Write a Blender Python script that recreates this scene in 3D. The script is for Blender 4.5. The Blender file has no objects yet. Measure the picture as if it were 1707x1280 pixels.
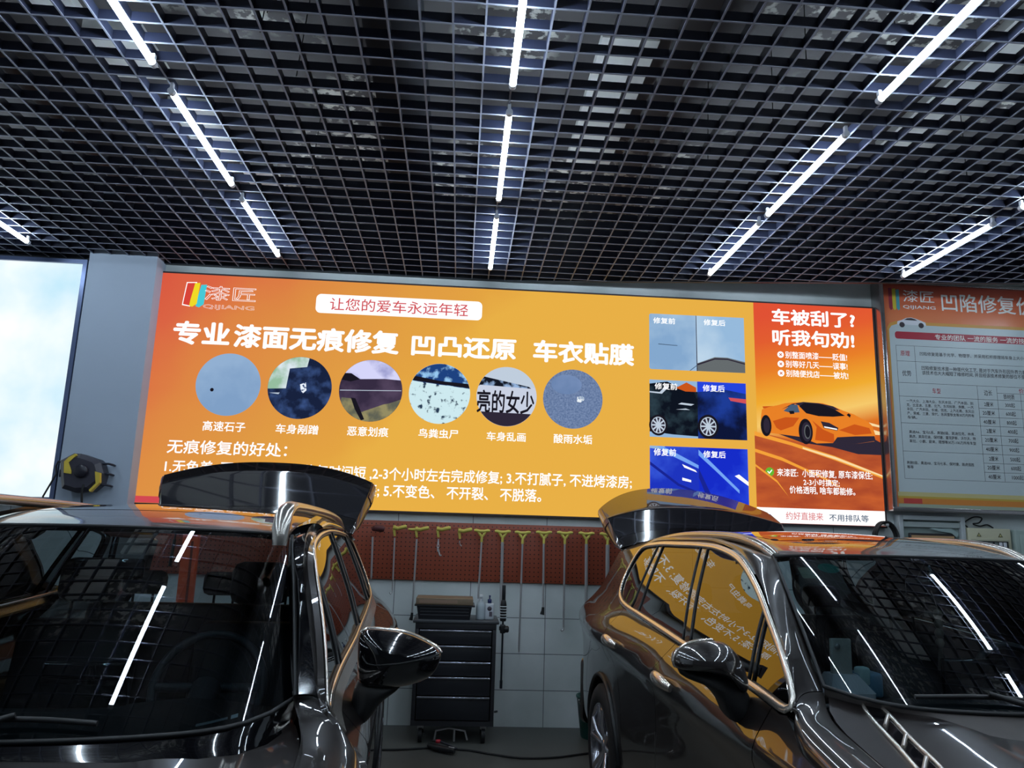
import bpy, bmesh, math, random
from mathutils import Vector, Matrix
from mathutils.geometry import delaunay_2d_cdt

random.seed(7)
SC = bpy.context.scene
COL = SC.collection
pi = math.pi
R = math.radians

# ---------------------------------------------------------------- camera, light, exposure
cam_data = bpy.data.cameras.new('camera')
cam = bpy.data.objects.new('camera', cam_data)
COL.objects.link(cam)
cam_data.sensor_width = 36.0
cam_data.lens = 36.0 * 1272.26 / 1707.0
cam_data.clip_start = 0.05
cam.matrix_world = (Matrix.Translation((0, 0, 1.58)) @ Matrix.Rotation(-0.0633655, 4, 'Z')
                    @ Matrix.Rotation(0.1930171, 4, 'X') @ Matrix.Rotation(-0.0306539, 4, 'Y')
                    @ Matrix.Rotation(pi / 2, 4, 'X'))
SC.camera = cam

world = bpy.data.worlds.new('world')
SC.world = world
world.use_nodes = True
bg = world.node_tree.nodes['Background']
bg.inputs[0].default_value = (0.45, 0.55, 0.75, 1)
bg.inputs[1].default_value = 0.05

SC.view_settings.view_transform = 'Standard'
SC.view_settings.look = 'None'
SC.view_settings.gamma = 1.0
SC.view_settings.use_curve_mapping = False
SC.view_settings.exposure = 0.0
LED_STRENGTH = 62.0
SIGN_STRENGTH = 0.95
SC.cycles.use_denoising = True
SC.cycles.max_bounces = 10
SC.cycles.glossy_bounces = 5
SC.cycles.transparent_max_bounces = 16
SC.cycles.sample_clamp_indirect = 6.0

# ---------------------------------------------------------------- materials
MATS = {}


def srgb(r, g, b):
    def f(c):
        c /= 255.0
        return c / 12.92 if c <= 0.04045 else ((c + 0.055) / 1.055) ** 2.4
    return (f(r), f(g), f(b), 1.0)


def newmat(name):
    m = bpy.data.materials.new(name)
    m.use_nodes = True
    MATS[name] = m
    nt = m.node_tree
    return m, nt, nt.nodes['Principled BSDF']


def mat(name, col, rough=0.5, metal=0.0, coat=0.0, spec=0.5, noise=0.0, nscale=8.0, bump=0.0, ior=1.45):
    if name in MATS:
        return MATS[name]
    m, nt, b = newmat(name)
    b.inputs['Base Color'].default_value = col
    b.inputs['Roughness'].default_value = rough
    b.inputs['Metallic'].default_value = metal
    b.inputs['Coat Weight'].default_value = coat
    b.inputs['Coat Roughness'].default_value = 0.02
    b.inputs['Specular IOR Level'].default_value = spec
    b.inputs['IOR'].default_value = ior
    if noise or bump:
        tc = nt.nodes.new('ShaderNodeTexCoord')
        n = nt.nodes.new('ShaderNodeTexNoise')
        n.inputs['Scale'].default_value = nscale
        n.inputs['Detail'].default_value = 6
        nt.links.new(tc.outputs['Object'], n.inputs['Vector'])
        if noise:
            mx = nt.nodes.new('ShaderNodeMix')
            mx.data_type = 'RGBA'
            mx.inputs[6].default_value = tuple(c * (1 - noise) for c in col[:3]) + (1,)
            mx.inputs[7].default_value = tuple(min(1, c * (1 + noise)) for c in col[:3]) + (1,)
            nt.links.new(n.outputs['Fac'], mx.inputs[0])
            nt.links.new(mx.outputs[2], b.inputs['Base Color'])
        if bump:
            bp = nt.nodes.new('ShaderNodeBump')
            bp.inputs['Strength'].default_value = bump
            bp.inputs['Distance'].default_value = 0.01
            nt.links.new(n.outputs['Fac'], bp.inputs['Height'])
            nt.links.new(bp.outputs[0], b.inputs['Normal'])
    return m


def emit(name, col, strength=1.0, sample=True):
    if name in MATS:
        return MATS[name]
    m = bpy.data.materials.new(name)
    m.use_nodes = True
    nt = m.node_tree
    nt.nodes.clear()
    o = nt.nodes.new('ShaderNodeOutputMaterial')
    e = nt.nodes.new('ShaderNodeEmission')
    e.inputs[0].default_value = col
    e.inputs[1].default_value = strength
    nt.links.new(e.outputs[0], o.inputs[0])
    if not sample:
        m.cycles.emission_sampling = 'NONE'
    MATS[name] = m
    return m


def emit_noise(name, c1, c2, scale, lo=0.4, hi=0.6, strength=1.0, stretch=(1, 1, 1)):
    if name in MATS:
        return MATS[name]
    m = emit(name, c1, strength, False)
    nt = m.node_tree
    e = [n for n in nt.nodes if n.type == 'EMISSION'][0]
    tc = nt.nodes.new('ShaderNodeTexCoord')
    mp = nt.nodes.new('ShaderNodeMapping')
    mp.inputs['Scale'].default_value = stretch
    n = nt.nodes.new('ShaderNodeTexNoise')
    n.inputs['Scale'].default_value = scale
    n.inputs['Detail'].default_value = 5
    r = nt.nodes.new('ShaderNodeValToRGB')
    r.color_ramp.elements[0].position = lo
    r.color_ramp.elements[1].position = hi
    r.color_ramp.elements[0].color = c1
    r.color_ramp.elements[1].color = c2
    nt.links.new(tc.outputs['Object'], mp.inputs[0])
    nt.links.new(mp.outputs[0], n.inputs['Vector'])
    nt.links.new(n.outputs['Fac'], r.inputs[0])
    nt.links.new(r.outputs[0], e.inputs[0])
    return m


def glass(name, tint, ior=1.5, clear=1.0):
    """thin pane: tinted see-through plus mirror reflection by Fresnel"""
    if name in MATS:
        return MATS[name]
    m = bpy.data.materials.new(name)
    m.use_nodes = True
    nt = m.node_tree
    nt.nodes.clear()
    o = nt.nodes.new('ShaderNodeOutputMaterial')
    mx = nt.nodes.new('ShaderNodeMixShader')
    t = nt.nodes.new('ShaderNodeBsdfTransparent')
    t.inputs[0].default_value = tint
    g = nt.nodes.new('ShaderNodeBsdfGlossy')
    g.inputs['Roughness'].default_value = 0.0
    g.inputs['Color'].default_value = (clear, clear, clear, 1)
    f = nt.nodes.new('ShaderNodeFresnel')
    f.inputs[0].default_value = ior
    nt.links.new(f.outputs[0], mx.inputs[0])
    nt.links.new(t.outputs[0], mx.inputs[1])
    nt.links.new(g.outputs[0], mx.inputs[2])
    nt.links.new(mx.outputs[0], o.inputs[0])
    MATS[name] = m
    return m


# ---------------------------------------------------------------- scene tree helpers
def tag(o, label, cat, group=None):
    o['label'] = label
    o['category'] = cat
    if group:
        o['group'] = group
    return o


def thing(name, label, cat, loc=(0, 0, 0), rz=0.0, group=None):
    o = bpy.data.objects.new(name, None)
    o.empty_display_size = 0.1
    COL.objects.link(o)
    o.location = loc
    o.rotation_euler = (0, 0, rz)
    return tag(o, label, cat, group)


def link_mesh(name, me, material, parent=None):
    o = bpy.data.objects.new(name, me)
    COL.objects.link(o)
    if material is not None:
        for m in (material if isinstance(material, (list, tuple)) else [material]):
            me.materials.append(m)
    if parent is not None:
        o.parent = parent
    return o


def struct(o):
    o['kind'] = 'structure'
    return o


def origin_of(parent):
    v = Vector((0, 0, 0))
    while parent is not None:
        v += parent.location
        parent = parent.parent
    return v


class MB:
    """collects shapes and links them as one mesh object"""

    def __init__(self):
        self.v, self.f, self.s, self.mi = [], [], [], []
        self.m = 0

    def add(self, vs, fs, smooth=False):
        b = len(self.v)
        self.v += [Vector(p) for p in vs]
        for f in fs:
            self.f.append([b + i for i in f])
            self.s.append(smooth)
            self.mi.append(self.m)
        return self

    def box(self, x0, x1, y0, y1, z0, z1, bev=0.0, M=None):
        bm = bmesh.new()
        bmesh.ops.create_cube(bm, size=1.0)
        for v in bm.verts:
            v.co = Vector((x0 + (v.co.x + .5) * (x1 - x0), y0 + (v.co.y + .5) * (y1 - y0), z0 + (v.co.z + .5) * (z1 - z0)))
        if bev:
            bmesh.ops.bevel(bm, geom=bm.edges[:], offset=bev, segments=2, affect='EDGES', profile=0.5)
        bm.verts.index_update()
        vs = [v.co.copy() for v in bm.verts]
        if M is not None:
            vs = [M @ v for v in vs]
        self.add(vs, [[v.index for v in f.verts] for f in bm.faces], bool(bev))
        bm.free()
        return self

    def tube(self, pts, r, n=8, caps=True, closed=False, flat=None, up=None):
        """round (or flattened) tube along points; r number or list"""
        pts = [Vector(p) for p in pts]
        k = len(pts)
        rs = r if isinstance(r, (list, tuple)) else [r] * k
        vs, fs = [], []
        prev = None
        for i, p in enumerate(pts):
            if closed:
                t = pts[(i + 1) % k] - pts[i - 1]
            else:
                t = pts[min(i + 1, k - 1)] - pts[max(i - 1, 0)]
            if t.length < 1e-9:
                t = Vector((0, 0, 1))
            t.normalize()
            if up is not None:
                a = Vector(up[i] if isinstance(up, list) else up)
            else:
                a = prev if prev is not None else (Vector((0, 0, 1)) if abs(t.z) < .9 else Vector((1, 0, 0)))
            a = a - t * a.dot(t)
            if a.length < 1e-6:
                a = t.orthogonal()
            a.normalize()
            prev = a
            b = t.cross(a)
            fl = flat if flat else 1.0
            for j in range(n):
                an = 2 * pi * j / n
                vs.append(p + a * (math.cos(an) * rs[i] * fl) + b * (math.sin(an) * rs[i]))
        m = k if closed else k - 1
        for i in range(m):
            i2 = (i + 1) % k
            for j in range(n):
                fs.append([i * n + j, i * n + (j + 1) % n, i2 * n + (j + 1) % n, i2 * n + j])
        self.add(vs, fs, True)
        if caps and not closed:
            self.add(vs[:n], [list(range(n))[::-1]], False)
            self.add(vs[-n:], [list(range(n))], False)
        return self

    def cyl(self, p, q, r, n=20, r2=None):
        return self.tube([p, q], [r, r if r2 is None else r2], n)

    def lathe(self, prof, c=(0, 0, 0), n=28, axis='Z', smooth=True):
        vs, fs = [], []
        for (r, h) in prof:
            for j in range(n):
                a = 2 * pi * j / n
                x, y = r * math.cos(a), r * math.sin(a)
                if axis == 'Z':
                    vs.append((c[0] + x, c[1] + y, c[2] + h))
                elif axis == 'X':
                    vs.append((c[0] + h, c[1] + x, c[2] + y))
                else:
                    vs.append((c[0] + y, c[1] + h, c[2] + x))
        for i in range(len(prof) - 1):
            for j in range(n):
                fs.append([i * n + j, i * n + (j + 1) % n, (i + 1) * n + (j + 1) % n, (i + 1) * n + j])
        self.add(vs, fs, smooth)
        return self

    def prism(self, poly, y0, y1):
        """polygon in (x, z) extruded along y"""
        n = len(poly)
        area = sum(poly[i][0] * poly[(i + 1) % n][1] - poly[(i + 1) % n][0] * poly[i][1] for i in range(n))
        if area < 0:
            poly = poly[::-1]
        vs = [(x, y0, z) for x, z in poly] + [(x, y1, z) for x, z in poly]
        r = delaunay_2d_cdt([Vector(p) for p in poly], [], [list(range(n))], 1, 1e-7)
        if len(r[0]) == n:
            fs = [list(f) for f in r[2]] + [[i + n for i in f[::-1]] for f in r[2]]
        else:
            fs = [list(range(n)), [i + n for i in range(n)][::-1]]
        self.add(vs, fs)
        self.add(vs, [[i, i + n, (i + 1) % n + n, (i + 1) % n] for i in range(n)])
        return self

    def build(self, name, material, parent=None, world=False):
        me = bpy.data.meshes.new(name)
        off = origin_of(parent) if world else Vector((0, 0, 0))
        me.from_pydata([tuple(v - off) for v in self.v], [], self.f)
        for p, s, m in zip(me.polygons, self.s, self.mi):
            p.use_smooth = s
            p.material_index = m
        me.update()
        bm = bmesh.new()
        bm.from_mesh(me)
        bmesh.ops.remove_doubles(bm, verts=bm.verts[:], dist=1e-5) if False else None
        bmesh.ops.recalc_face_normals(bm, faces=bm.faces[:])
        bm.to_mesh(me)
        bm.free()
        return link_mesh(name, me, material, parent)


def poly_flat(name, poly, y, material, parent, thick=0.002):
    """thin printed or cut shape in the (x, z) plane facing -y, given in world coordinates"""
    return MB().prism(poly, y - thick, y).build(name, material, parent, True)


def circle(cx, cz, r, n=40, rz=None):
    return [(cx + r * math.cos(2 * pi * i / n), cz + (rz or r) * math.sin(2 * pi * i / n)) for i in range(n)]


def rrect(x0, x1, z0, z1, r, n=6):
    out = []
    for cx, cz, a0 in ((x1 - r, z0 + r, -90), (x1 - r, z1 - r, 0), (x0 + r, z1 - r, 90), (x0 + r, z0 + r, 180)):
        for i in range(n + 1):
            a = R(a0 + 90 * i / n)
            out.append((cx + r * math.cos(a), cz + r * math.sin(a)))
    return out


def clip_to(poly, inside, cut):
    return poly


def text_mesh(s, bold=0.0, hollow=0.0):
    cu = bpy.data.curves.new('lettering', 'FONT')
    cu.body = s
    cu.size = 1.0
    cu.resolution_u = 2
    cu.offset = bold
    if hollow:
        cu.fill_mode = 'NONE'
        cu.bevel_depth = hollow
        cu.bevel_resolution = 0
    ob = bpy.data.objects.new('lettering', cu)
    COL.objects.link(ob)
    dg = bpy.context.evaluated_depsgraph_get()
    dg.update()
    me = bpy.data.meshes.new_from_object(ob.evaluated_get(dg))
    bpy.data.objects.remove(ob)
    bpy.data.curves.remove(cu)
    return me


def lettering(name, s, x0, x1, z1, z0, y, material, parent, bold=0.0, hollow=0.0, copies=6):
    """flat letters filling the box x0..x1, z0..z1 on the plane y (world coordinates), facing -y;
    strokes are thickened by laying shifted outlines over each other; words far apart become parts of their own"""
    me = text_mesh(s, 0.0, hollow)
    vs = [v.co.copy() for v in me.vertices]
    fs = [list(p.vertices) for p in me.polygons]
    bpy.data.meshes.remove(me)
    ax, bx = min(v.x for v in vs), max(v.x for v in vs)
    ay, by = min(v.y for v in vs), max(v.y for v in vs)
    kx = (x1 - x0) / (bx - ax + 2 * bold)
    kz = (z1 - z0) / (by - ay + 2 * bold)
    off = origin_of(parent)
    iv = sorted((min(vs[i].x for i in f), max(vs[i].x for i in f), n) for n, f in enumerate(fs))
    groups, end = [], None
    for a, b, n in iv:
        if end is None or a - end > .34:
            groups.append([])
            end = b
        groups[-1].append(n)
        end = max(end, b)
    out = None
    for g in groups:
        V, F = [], []
        shifts = [(0.0, 0.0)]
        if bold:
            shifts = [(bold * math.cos(2 * pi * q / copies + .3), bold * math.sin(2 * pi * q / copies + .3)) for q in range(copies)] + shifts
        used = sorted({i for n in g for i in fs[n]})
        idx = {o: q for q, o in enumerate(used)}
        for lay, (dx, dy) in enumerate(shifts):
            b = len(V)
            V += [tuple(Vector((x0 + (vs[i].x - ax + bold + dx) * kx, y - vs[i].z * kx - lay * 4e-5, z0 + (vs[i].y - ay + bold + dy) * kz)) - off) for i in used]
            F += [[b + idx[i] for i in fs[n]] for n in g]
        m2 = bpy.data.meshes.new(name)
        m2.from_pydata(V, [], F)
        m2.update()
        out = link_mesh(name, m2, material, parent)
    return out


# ---------------------------------------------------------------- curve and surface helpers
def pchip(xs, ys):
    n = len(xs)
    h = [xs[i + 1] - xs[i] for i in range(n - 1)]
    d = [(ys[i + 1] - ys[i]) / h[i] for i in range(n - 1)]
    m = [0.0] * n
    m[0], m[-1] = d[0], d[-1]
    for i in range(1, n - 1):
        if d[i - 1] * d[i] > 0:
            w1, w2 = 2 * h[i] + h[i - 1], h[i] + 2 * h[i - 1]
            m[i] = (w1 + w2) / (w1 / d[i - 1] + w2 / d[i])

    def f(x):
        if x <= xs[0]:
            return ys[0] + m[0] * (x - xs[0])
        if x >= xs[-1]:
            return ys[-1] + m[-1] * (x - xs[-1])
        i = 0
        while x > xs[i + 1]:
            i += 1
        t = (x - xs[i]) / h[i]
        return ((1 + 2 * t) * (1 - t) ** 2 * ys[i] + t * (1 - t) ** 2 * h[i] * m[i]
                + t * t * (3 - 2 * t) * ys[i + 1] + t * t * (t - 1) * h[i] * m[i + 1])
    return f


def curve_through(pts, n, closed=False):
    """Catmull-Rom resample by even arc length"""
    P = [Vector(p) for p in pts]
    k = len(P)
    dense = []
    segs = k if closed else k - 1
    for i in range(segs):
        p1, p2 = P[i], P[(i + 1) % k]
        p0 = P[i - 1] if (closed or i > 0) else p1 * 2 - p2
        p3 = P[(i + 2) % k] if (closed or i + 2 < k) else p2 * 2 - p1
        a = max((p1 - p0).length, 1e-6) ** .5
        b = max((p2 - p1).length, 1e-6) ** .5
        c = max((p3 - p2).length, 1e-6) ** .5
        m1 = (p2 - p1) + b * ((p1 - p0) / a - (p2 - p0) / (a + b))
        m2 = (p2 - p1) + b * ((p3 - p2) / c - (p3 - p1) / (b + c))
        for j in range(12):
            t = j / 12
            dense.append((2 * t ** 3 - 3 * t * t + 1) * p1 + (t ** 3 - 2 * t * t + t) * m1
                         + (-2 * t ** 3 + 3 * t * t) * p2 + (t ** 3 - t * t) * m2)
    dense.append(P[0].copy() if closed else P[-1].copy())
    L = [0.0]
    for i in range(1, len(dense)):
        L.append(L[-1] + (dense[i] - dense[i - 1]).length)
    out = []
    cnt = n if closed else n - 1
    j = 0
    for i in range(n):
        s = L[-1] * i / cnt
        while j < len(L) - 2 and L[j + 1] < s:
            j += 1
        t = (s - L[j]) / max(L[j + 1] - L[j], 1e-9)
        out.append(dense[j].lerp(dense[j + 1], min(max(t, 0), 1)))
    return out


def in_poly(p, poly):
    x, y = p[0], p[1]
    c = False
    j = len(poly) - 1
    for i in range(len(poly)):
        xi, yi = poly[i][0], poly[i][1]
        xj, yj = poly[j][0], poly[j][1]
        if (yi > y) != (yj > y) and x < (xj - xi) * (y - yi) / (yj - yi) + xi:
            c = not c
        j = i
    return c


def densify(poly, step):
    out = []
    n = len(poly)
    for i in range(n):
        a, b = Vector(poly[i][:2]), Vector(poly[(i + 1) % n][:2])
        k = max(1, int(math.ceil((b - a).length / step)))
        for j in range(k):
            out.append(a.lerp(b, j / k))
    return out


def fd_normal(f, u, v, e=2e-3):
    a = f(u + e, v) - f(u - e, v)
    b = f(u, v + e) - f(u, v - e)
    n = a.cross(b)
    return n.normalized() if n.length > 1e-14 else Vector((0, 0, 1))


def panel(name, f, outline, step, material, parent, thick=0.02, sign=1, lift=0.0, holes=()):
    """a sheet cut by an outline out of the surface f(u, v), with exact normals and a turned-in edge"""
    ol = densify(outline, step)
    hol = [densify(h, step) for h in holes]
    us = [p[0] for p in ol]
    vs_ = [p[1] for p in ol]
    pts = list(ol)
    loops = [list(range(len(ol)))]
    for h in hol:
        loops.append(list(range(len(pts), len(pts) + len(h))))
        pts += h
    border = list(pts)
    nu = int((max(us) - min(us)) / step) + 1
    nv = int((max(vs_) - min(vs_)) / step) + 1
    lim = (step * .45) ** 2
    cell = {}
    for b in border:
        cell.setdefault((int(b[0] // step), int(b[1] // step)), []).append(b)
    for i in range(nu + 1):
        for j in range(nv + 1):
            p = Vector((min(us) + i * step, min(vs_) + j * step))
            if not in_poly(p, ol) or any(in_poly(p, h) for h in hol):
                continue
            ci, cj = int(p.x // step), int(p.y // step)
            if any((b - p).length_squared < lim for a in (-1, 0, 1) for c in (-1, 0, 1) for b in cell.get((ci + a, cj + c), ())):
                continue
            pts.append(p)
    edges = []
    for lp in loops[1:]:
        edges += [(lp[i], lp[(i + 1) % len(lp)]) for i in range(len(lp))]
    r = delaunay_2d_cdt(pts, edges, [loops[0]], 1, 1e-7)
    V2, F = r[0], r[2]
    orig = r[3]
    F = [t for t in F if not any(in_poly((V2[t[0]] + V2[t[1]] + V2[t[2]]) / 3, h) for h in hol)]
    P3, N3 = [], []
    for p in V2:
        n = fd_normal(f, p.x, p.y) * sign
        P3.append(f(p.x, p.y) + n * lift)
        N3.append(n)
    inv = {}
    for k, os_ in enumerate(orig):
        for o in os_:
            inv[o] = k
    verts = [tuple(p) for p in P3]
    norms = [n for n in N3]
    faces = []
    for t in F:
        a, b, c = (P3[i] for i in t)
        g = (b - a).cross(c - a)
        faces.append(list(t) if g.dot(N3[t[0]]) >= 0 else list(t)[::-1])
    if thick:
        for lp in loops:
            ids = [inv[i] for i in lp if i in inv]
            k = len(ids)
            base = len(verts)
            ar = sum(pts[lp[i]].x * pts[lp[(i + 1) % len(lp)]].y - pts[lp[(i + 1) % len(lp)]].x * pts[lp[i]].y for i in range(len(lp)))
            sg = (1 if ar > 0 else -1) * sign * (1 if lp is loops[0] else -1)
            for i in range(k):
                p, n = P3[ids[i]], N3[ids[i]]
                t = (P3[ids[(i + 1) % k]] - P3[ids[i - 1]])
                o = t.cross(n) * sg
                o = o.normalized() if o.length > 1e-12 else n
                verts += [tuple(p), tuple(p - n * thick)]
                norms += [o, o]
            for i in range(k):
                a, b = base + 2 * i, base + 2 * ((i + 1) % k)
                q = [a, b, b + 1, a + 1]
                g = (Vector(verts[b]) - Vector(verts[a])).cross(Vector(verts[a + 1]) - Vector(verts[a]))
                faces.append(q if g.dot(norms[a]) >= 0 else q[::-1])
    me = bpy.data.meshes.new(name)
    me.from_pydata(verts, [], faces)
    for p in me.polygons:
        p.use_smooth = True
    me.update()
    me.normals_split_custom_set_from_vertices([tuple(n) for n in norms])
    return link_mesh(name, me, material, parent)


def sheet(name, f, nu, nv, material, parent, sign=1, u0=0.0, u1=1.0, v0=0.0, v1=1.0):
    return panel(name, f, [(u0, v0), (u1, v0), (u1, v1), (u0, v1)], (u1 - u0) / nu, material, parent, 0, sign)


def grid_surface(name, f, nu, nv, material, parent, sign=1, u0=0.0, u1=1.0, v0=0.0, v1=1.0, rim=0.0):
    """regular grid of the surface f with exact normals"""
    verts, norms, faces = [], [], []
    for i in range(nu + 1):
        for j in range(nv + 1):
            u, v = u0 + (u1 - u0) * i / nu, v0 + (v1 - v0) * j / nv
            verts.append(f(u, v))
            norms.append(fd_normal(f, u, v) * sign)
    for i in range(nu):
        for j in range(nv):
            q = [i * (nv + 1) + j, (i + 1) * (nv + 1) + j, (i + 1) * (nv + 1) + j + 1, i * (nv + 1) + j + 1]
            g = (verts[q[1]] - verts[q[0]]).cross(verts[q[3]] - verts[q[0]])
            faces.append(q if g.dot(norms[q[0]]) >= 0 else q[::-1])
    if rim:
        loop = ([i * (nv + 1) for i in range(nu + 1)] + [nu * (nv + 1) + j for j in range(1, nv + 1)]
                + [i * (nv + 1) + nv for i in range(nu - 1, -1, -1)] + [j for j in range(nv - 1, 0, -1)])
        b = len(verts)
        k = len(loop)
        for i in range(k):
            p, n = verts[loop[i]], norms[loop[i]]
            t = verts[loop[(i + 1) % k]] - verts[loop[i - 1]]
            o = t.cross(n) * sign
            o = o.normalized() if o.length > 1e-12 else n
            verts += [p, p - n * rim]
            norms += [o, o]
        for i in range(k):
            a, c = b + 2 * i, b + 2 * ((i + 1) % k)
            q = [a, c, c + 1, a + 1]
            g = (verts[c] - verts[a]).cross(verts[a + 1] - verts[a])
            faces.append(q if g.dot(norms[a]) >= 0 else q[::-1])
    me = bpy.data.meshes.new(name)
    me.from_pydata([tuple(v) for v in verts], [], faces)
    for p in me.polygons:
        p.use_smooth = True
    me.update()
    me.normals_split_custom_set_from_vertices([tuple(n) for n in norms])
    return link_mesh(name, me, material, parent)
# ---------------------------------------------------------------- room shell
WY = 6.745          # back wall
ZG = 3.86           # underside of the open-cell ceiling
XL, XR, YB = -6.2, 8.2, -6.0
wall_paint = mat('wall_paint', srgb(186, 190, 194), 0.7, noise=0.08, nscale=2.5)


def tile_material():
    m, nt, b = newmat('wall_tiles')
    b.inputs['Roughness'].default_value = 0.25
    tc = nt.nodes.new('ShaderNodeTexCoord')
    sep = nt.nodes.new('ShaderNodeSeparateXYZ')
    nt.links.new(tc.outputs['Object'], sep.inputs[0])

    def groove(out, period, offset, half):
        a = nt.nodes.new('ShaderNodeMath'); a.operation = 'ADD'; a.inputs[1].default_value = offset
        nt.links.new(out, a.inputs[0])
        d = nt.nodes.new('ShaderNodeMath'); d.operation = 'PINGPONG'; d.inputs[1].default_value = period / 2
        nt.links.new(a.outputs[0], d.inputs[0])
        g = nt.nodes.new('ShaderNodeMath'); g.operation = 'LESS_THAN'; g.inputs[1].default_value = half
        nt.links.new(d.outputs[0], g.inputs[0])
        return g.outputs[0]
    gx = groove(sep.outputs['X'], 0.645, 20 * 0.645 - 0.772, 0.003)
    gz = groove(sep.outputs['Z'], 0.2915, 0.0, 0.003)
    mx = nt.nodes.new('ShaderNodeMath'); mx.operation = 'MAXIMUM'
    nt.links.new(gx, mx.inputs[0]); nt.links.new(gz, mx.inputs[1])
    lt = nt.nodes.new('ShaderNodeMath'); lt.operation = 'LESS_THAN'; lt.inputs[1].default_value = 1.72
    nt.links.new(sep.outputs['Z'], lt.inputs[0])
    ml = nt.nodes.new('ShaderNodeMath'); ml.operation = 'MULTIPLY'
    nt.links.new(mx.outputs[0], ml.inputs[0]); nt.links.new(lt.outputs[0], ml.inputs[1])
    no = nt.nodes.new('ShaderNodeTexNoise'); no.inputs['Scale'].default_value = 2.2; no.inputs['Detail'].default_value = 8
    nt.links.new(tc.outputs['Object'], no.inputs['Vector'])
    rp = nt.nodes.new('ShaderNodeValToRGB')
    rp.color_ramp.elements[0].position = 0.3
    rp.color_ramp.elements[1].position = 0.7
    rp.color_ramp.elements[0].color = srgb(196, 204, 202)
    rp.color_ramp.elements[1].color = srgb(222, 226, 226)
    nt.links.new(no.outputs['Fac'], rp.inputs[0])
    mix = nt.nodes.new('ShaderNodeMix'); mix.data_type = 'RGBA'
    nt.links.new(ml.outputs[0], mix.inputs[0])
    nt.links.new(rp.outputs[0], mix.inputs[6])
    mix.inputs[7].default_value = srgb(112, 118, 120)
    nt.links.new(mix.outputs[2], b.inputs['Base Color'])
    return m


tiles = tile_material()
struct(MB().box(XL, XR, WY, WY + .15, 0, 4.6).build('wall_back', tiles))
struct(MB().box(XL - .15, XL, YB, WY, 0, 4.6).build('wall_left', wall_paint))
struct(MB().box(XR, XR + .15, YB, WY, 0, 4.6).build('wall_right', wall_paint))
struct(MB().box(XL, XR, YB - .15, YB, 0, 4.6).build('wall_front', mat('shutter_grey', srgb(70, 74, 80), 0.6)))
struct(MB().box(XL, XR, YB, WY + .15, -.15, 0).build('floor', mat('concrete_floor', srgb(80, 80, 76), 0.45, noise=0.25, nscale=3.0)))
# painted column between the white light panel and the billboard
struct(MB().box(-3.30, -2.725, 6.55, WY, 0, 4.6).build('wall_column', mat('column_paint', srgb(166, 177, 192), 0.75, noise=0.05, nscale=3)))


def slab_material():
    m, nt, b = newmat('old_slab')
    b.inputs['Roughness'].default_value = 0.9
    tc = nt.nodes.new('ShaderNodeTexCoord')
    n1 = nt.nodes.new('ShaderNodeTexNoise'); n1.inputs['Scale'].default_value = 0.8; n1.inputs['Detail'].default_value = 3
    n2 = nt.nodes.new('ShaderNodeTexNoise'); n2.inputs['Scale'].default_value = 14; n2.inputs['Detail'].default_value = 8
    nt.links.new(tc.outputs['Object'], n1.inputs['Vector'])
    nt.links.new(tc.outputs['Object'], n2.inputs['Vector'])
    r1 = nt.nodes.new('ShaderNodeValToRGB')
    r1.color_ramp.elements[0].position = .52; r1.color_ramp.elements[1].position = .6
    r2 = nt.nodes.new('ShaderNodeValToRGB')
    r2.color_ramp.elements[0].position = .5; r2.color_ramp.elements[1].position = .56
    nt.links.new(n1.outputs['Fac'], r1.inputs[0]); nt.links.new(n2.outputs['Fac'], r2.inputs[0])
    ml = nt.nodes.new('ShaderNodeMath'); ml.operation = 'MULTIPLY'
    nt.links.new(r1.outputs[0], ml.inputs[0]); nt.links.new(r2.outputs[0], ml.inputs[1])
    mix = nt.nodes.new('ShaderNodeMix'); mix.data_type = 'RGBA'
    nt.links.new(ml.outputs[0], mix.inputs[0])
    mix.inputs[6].default_value = srgb(88, 85, 86)
    mix.inputs[7].default_value = srgb(215, 212, 204)
    nt.links.new(mix.outputs[2], b.inputs['Base Color'])
    return m


struct(MB().box(XL, XR, YB, WY, 4.5, 4.6).build('ceiling', slab_material()))
# pale old panels and beams above the grid
pale = mat('old_panel', srgb(226, 226, 222), 0.8, noise=0.15, nscale=12)
mb = MB()
for (x, y, w, l) in ((0.72, 3.95, .34, 1.55), (-2.35, 4.2, .34, .5), (-2.15, 5.0, .3, .8), (-1.9, 5.9, .3, .4), (2.95, 3.4, .4, 1.6), (-2.6, 3.6, .3, .5)):
    mb.box(x, x + w, y, y + l, 4.44, 4.498)
struct(mb.build('trim_ceiling_patch', pale))
struct(MB().box(-.62, -.32, YB, WY, 4.2, 4.5).build('trim_beam', mat('dark_beam', srgb(56, 58, 64), .8, noise=.2, nscale=4)))
# one pipe and hanger wires over the grid
struct(MB().cyl((-2.75, 2.0, 4.2), (-2.75, 6.7, 4.2), .05).build('trim_pipe', mat('old_pipe', srgb(90, 80, 78), .6)))
mb = MB()
for (x, y) in ((-1.05, 3.35), (-.98, 3.2), (1.62, 3.3), (1.7, 3.9), (1.45, 4.3), (-.95, 3.7), (1.9, 3.0), (-1.1, 4.9), (1.3, 5.2), (3.2, 4.4)):
    mb.cyl((x, y, ZG + .04), (x + .03, y + .05, 4.5), .003, 6)
struct(mb.build('trim_hanger_wire', mat('wire_dark', srgb(30, 30, 34), .5)))


def grid_material():
    m, nt, b = newmat('grid_metal')
    b.inputs['Base Color'].default_value = srgb(36, 40, 58)
    b.inputs['Roughness'].default_value = 0.35
    b.inputs['Metallic'].default_value = 0.0
    return m


def yend(x):
    return min(6.74, 6.74 - .146 * (x - 0.4)) if x > 0.4 else 6.74


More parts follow.
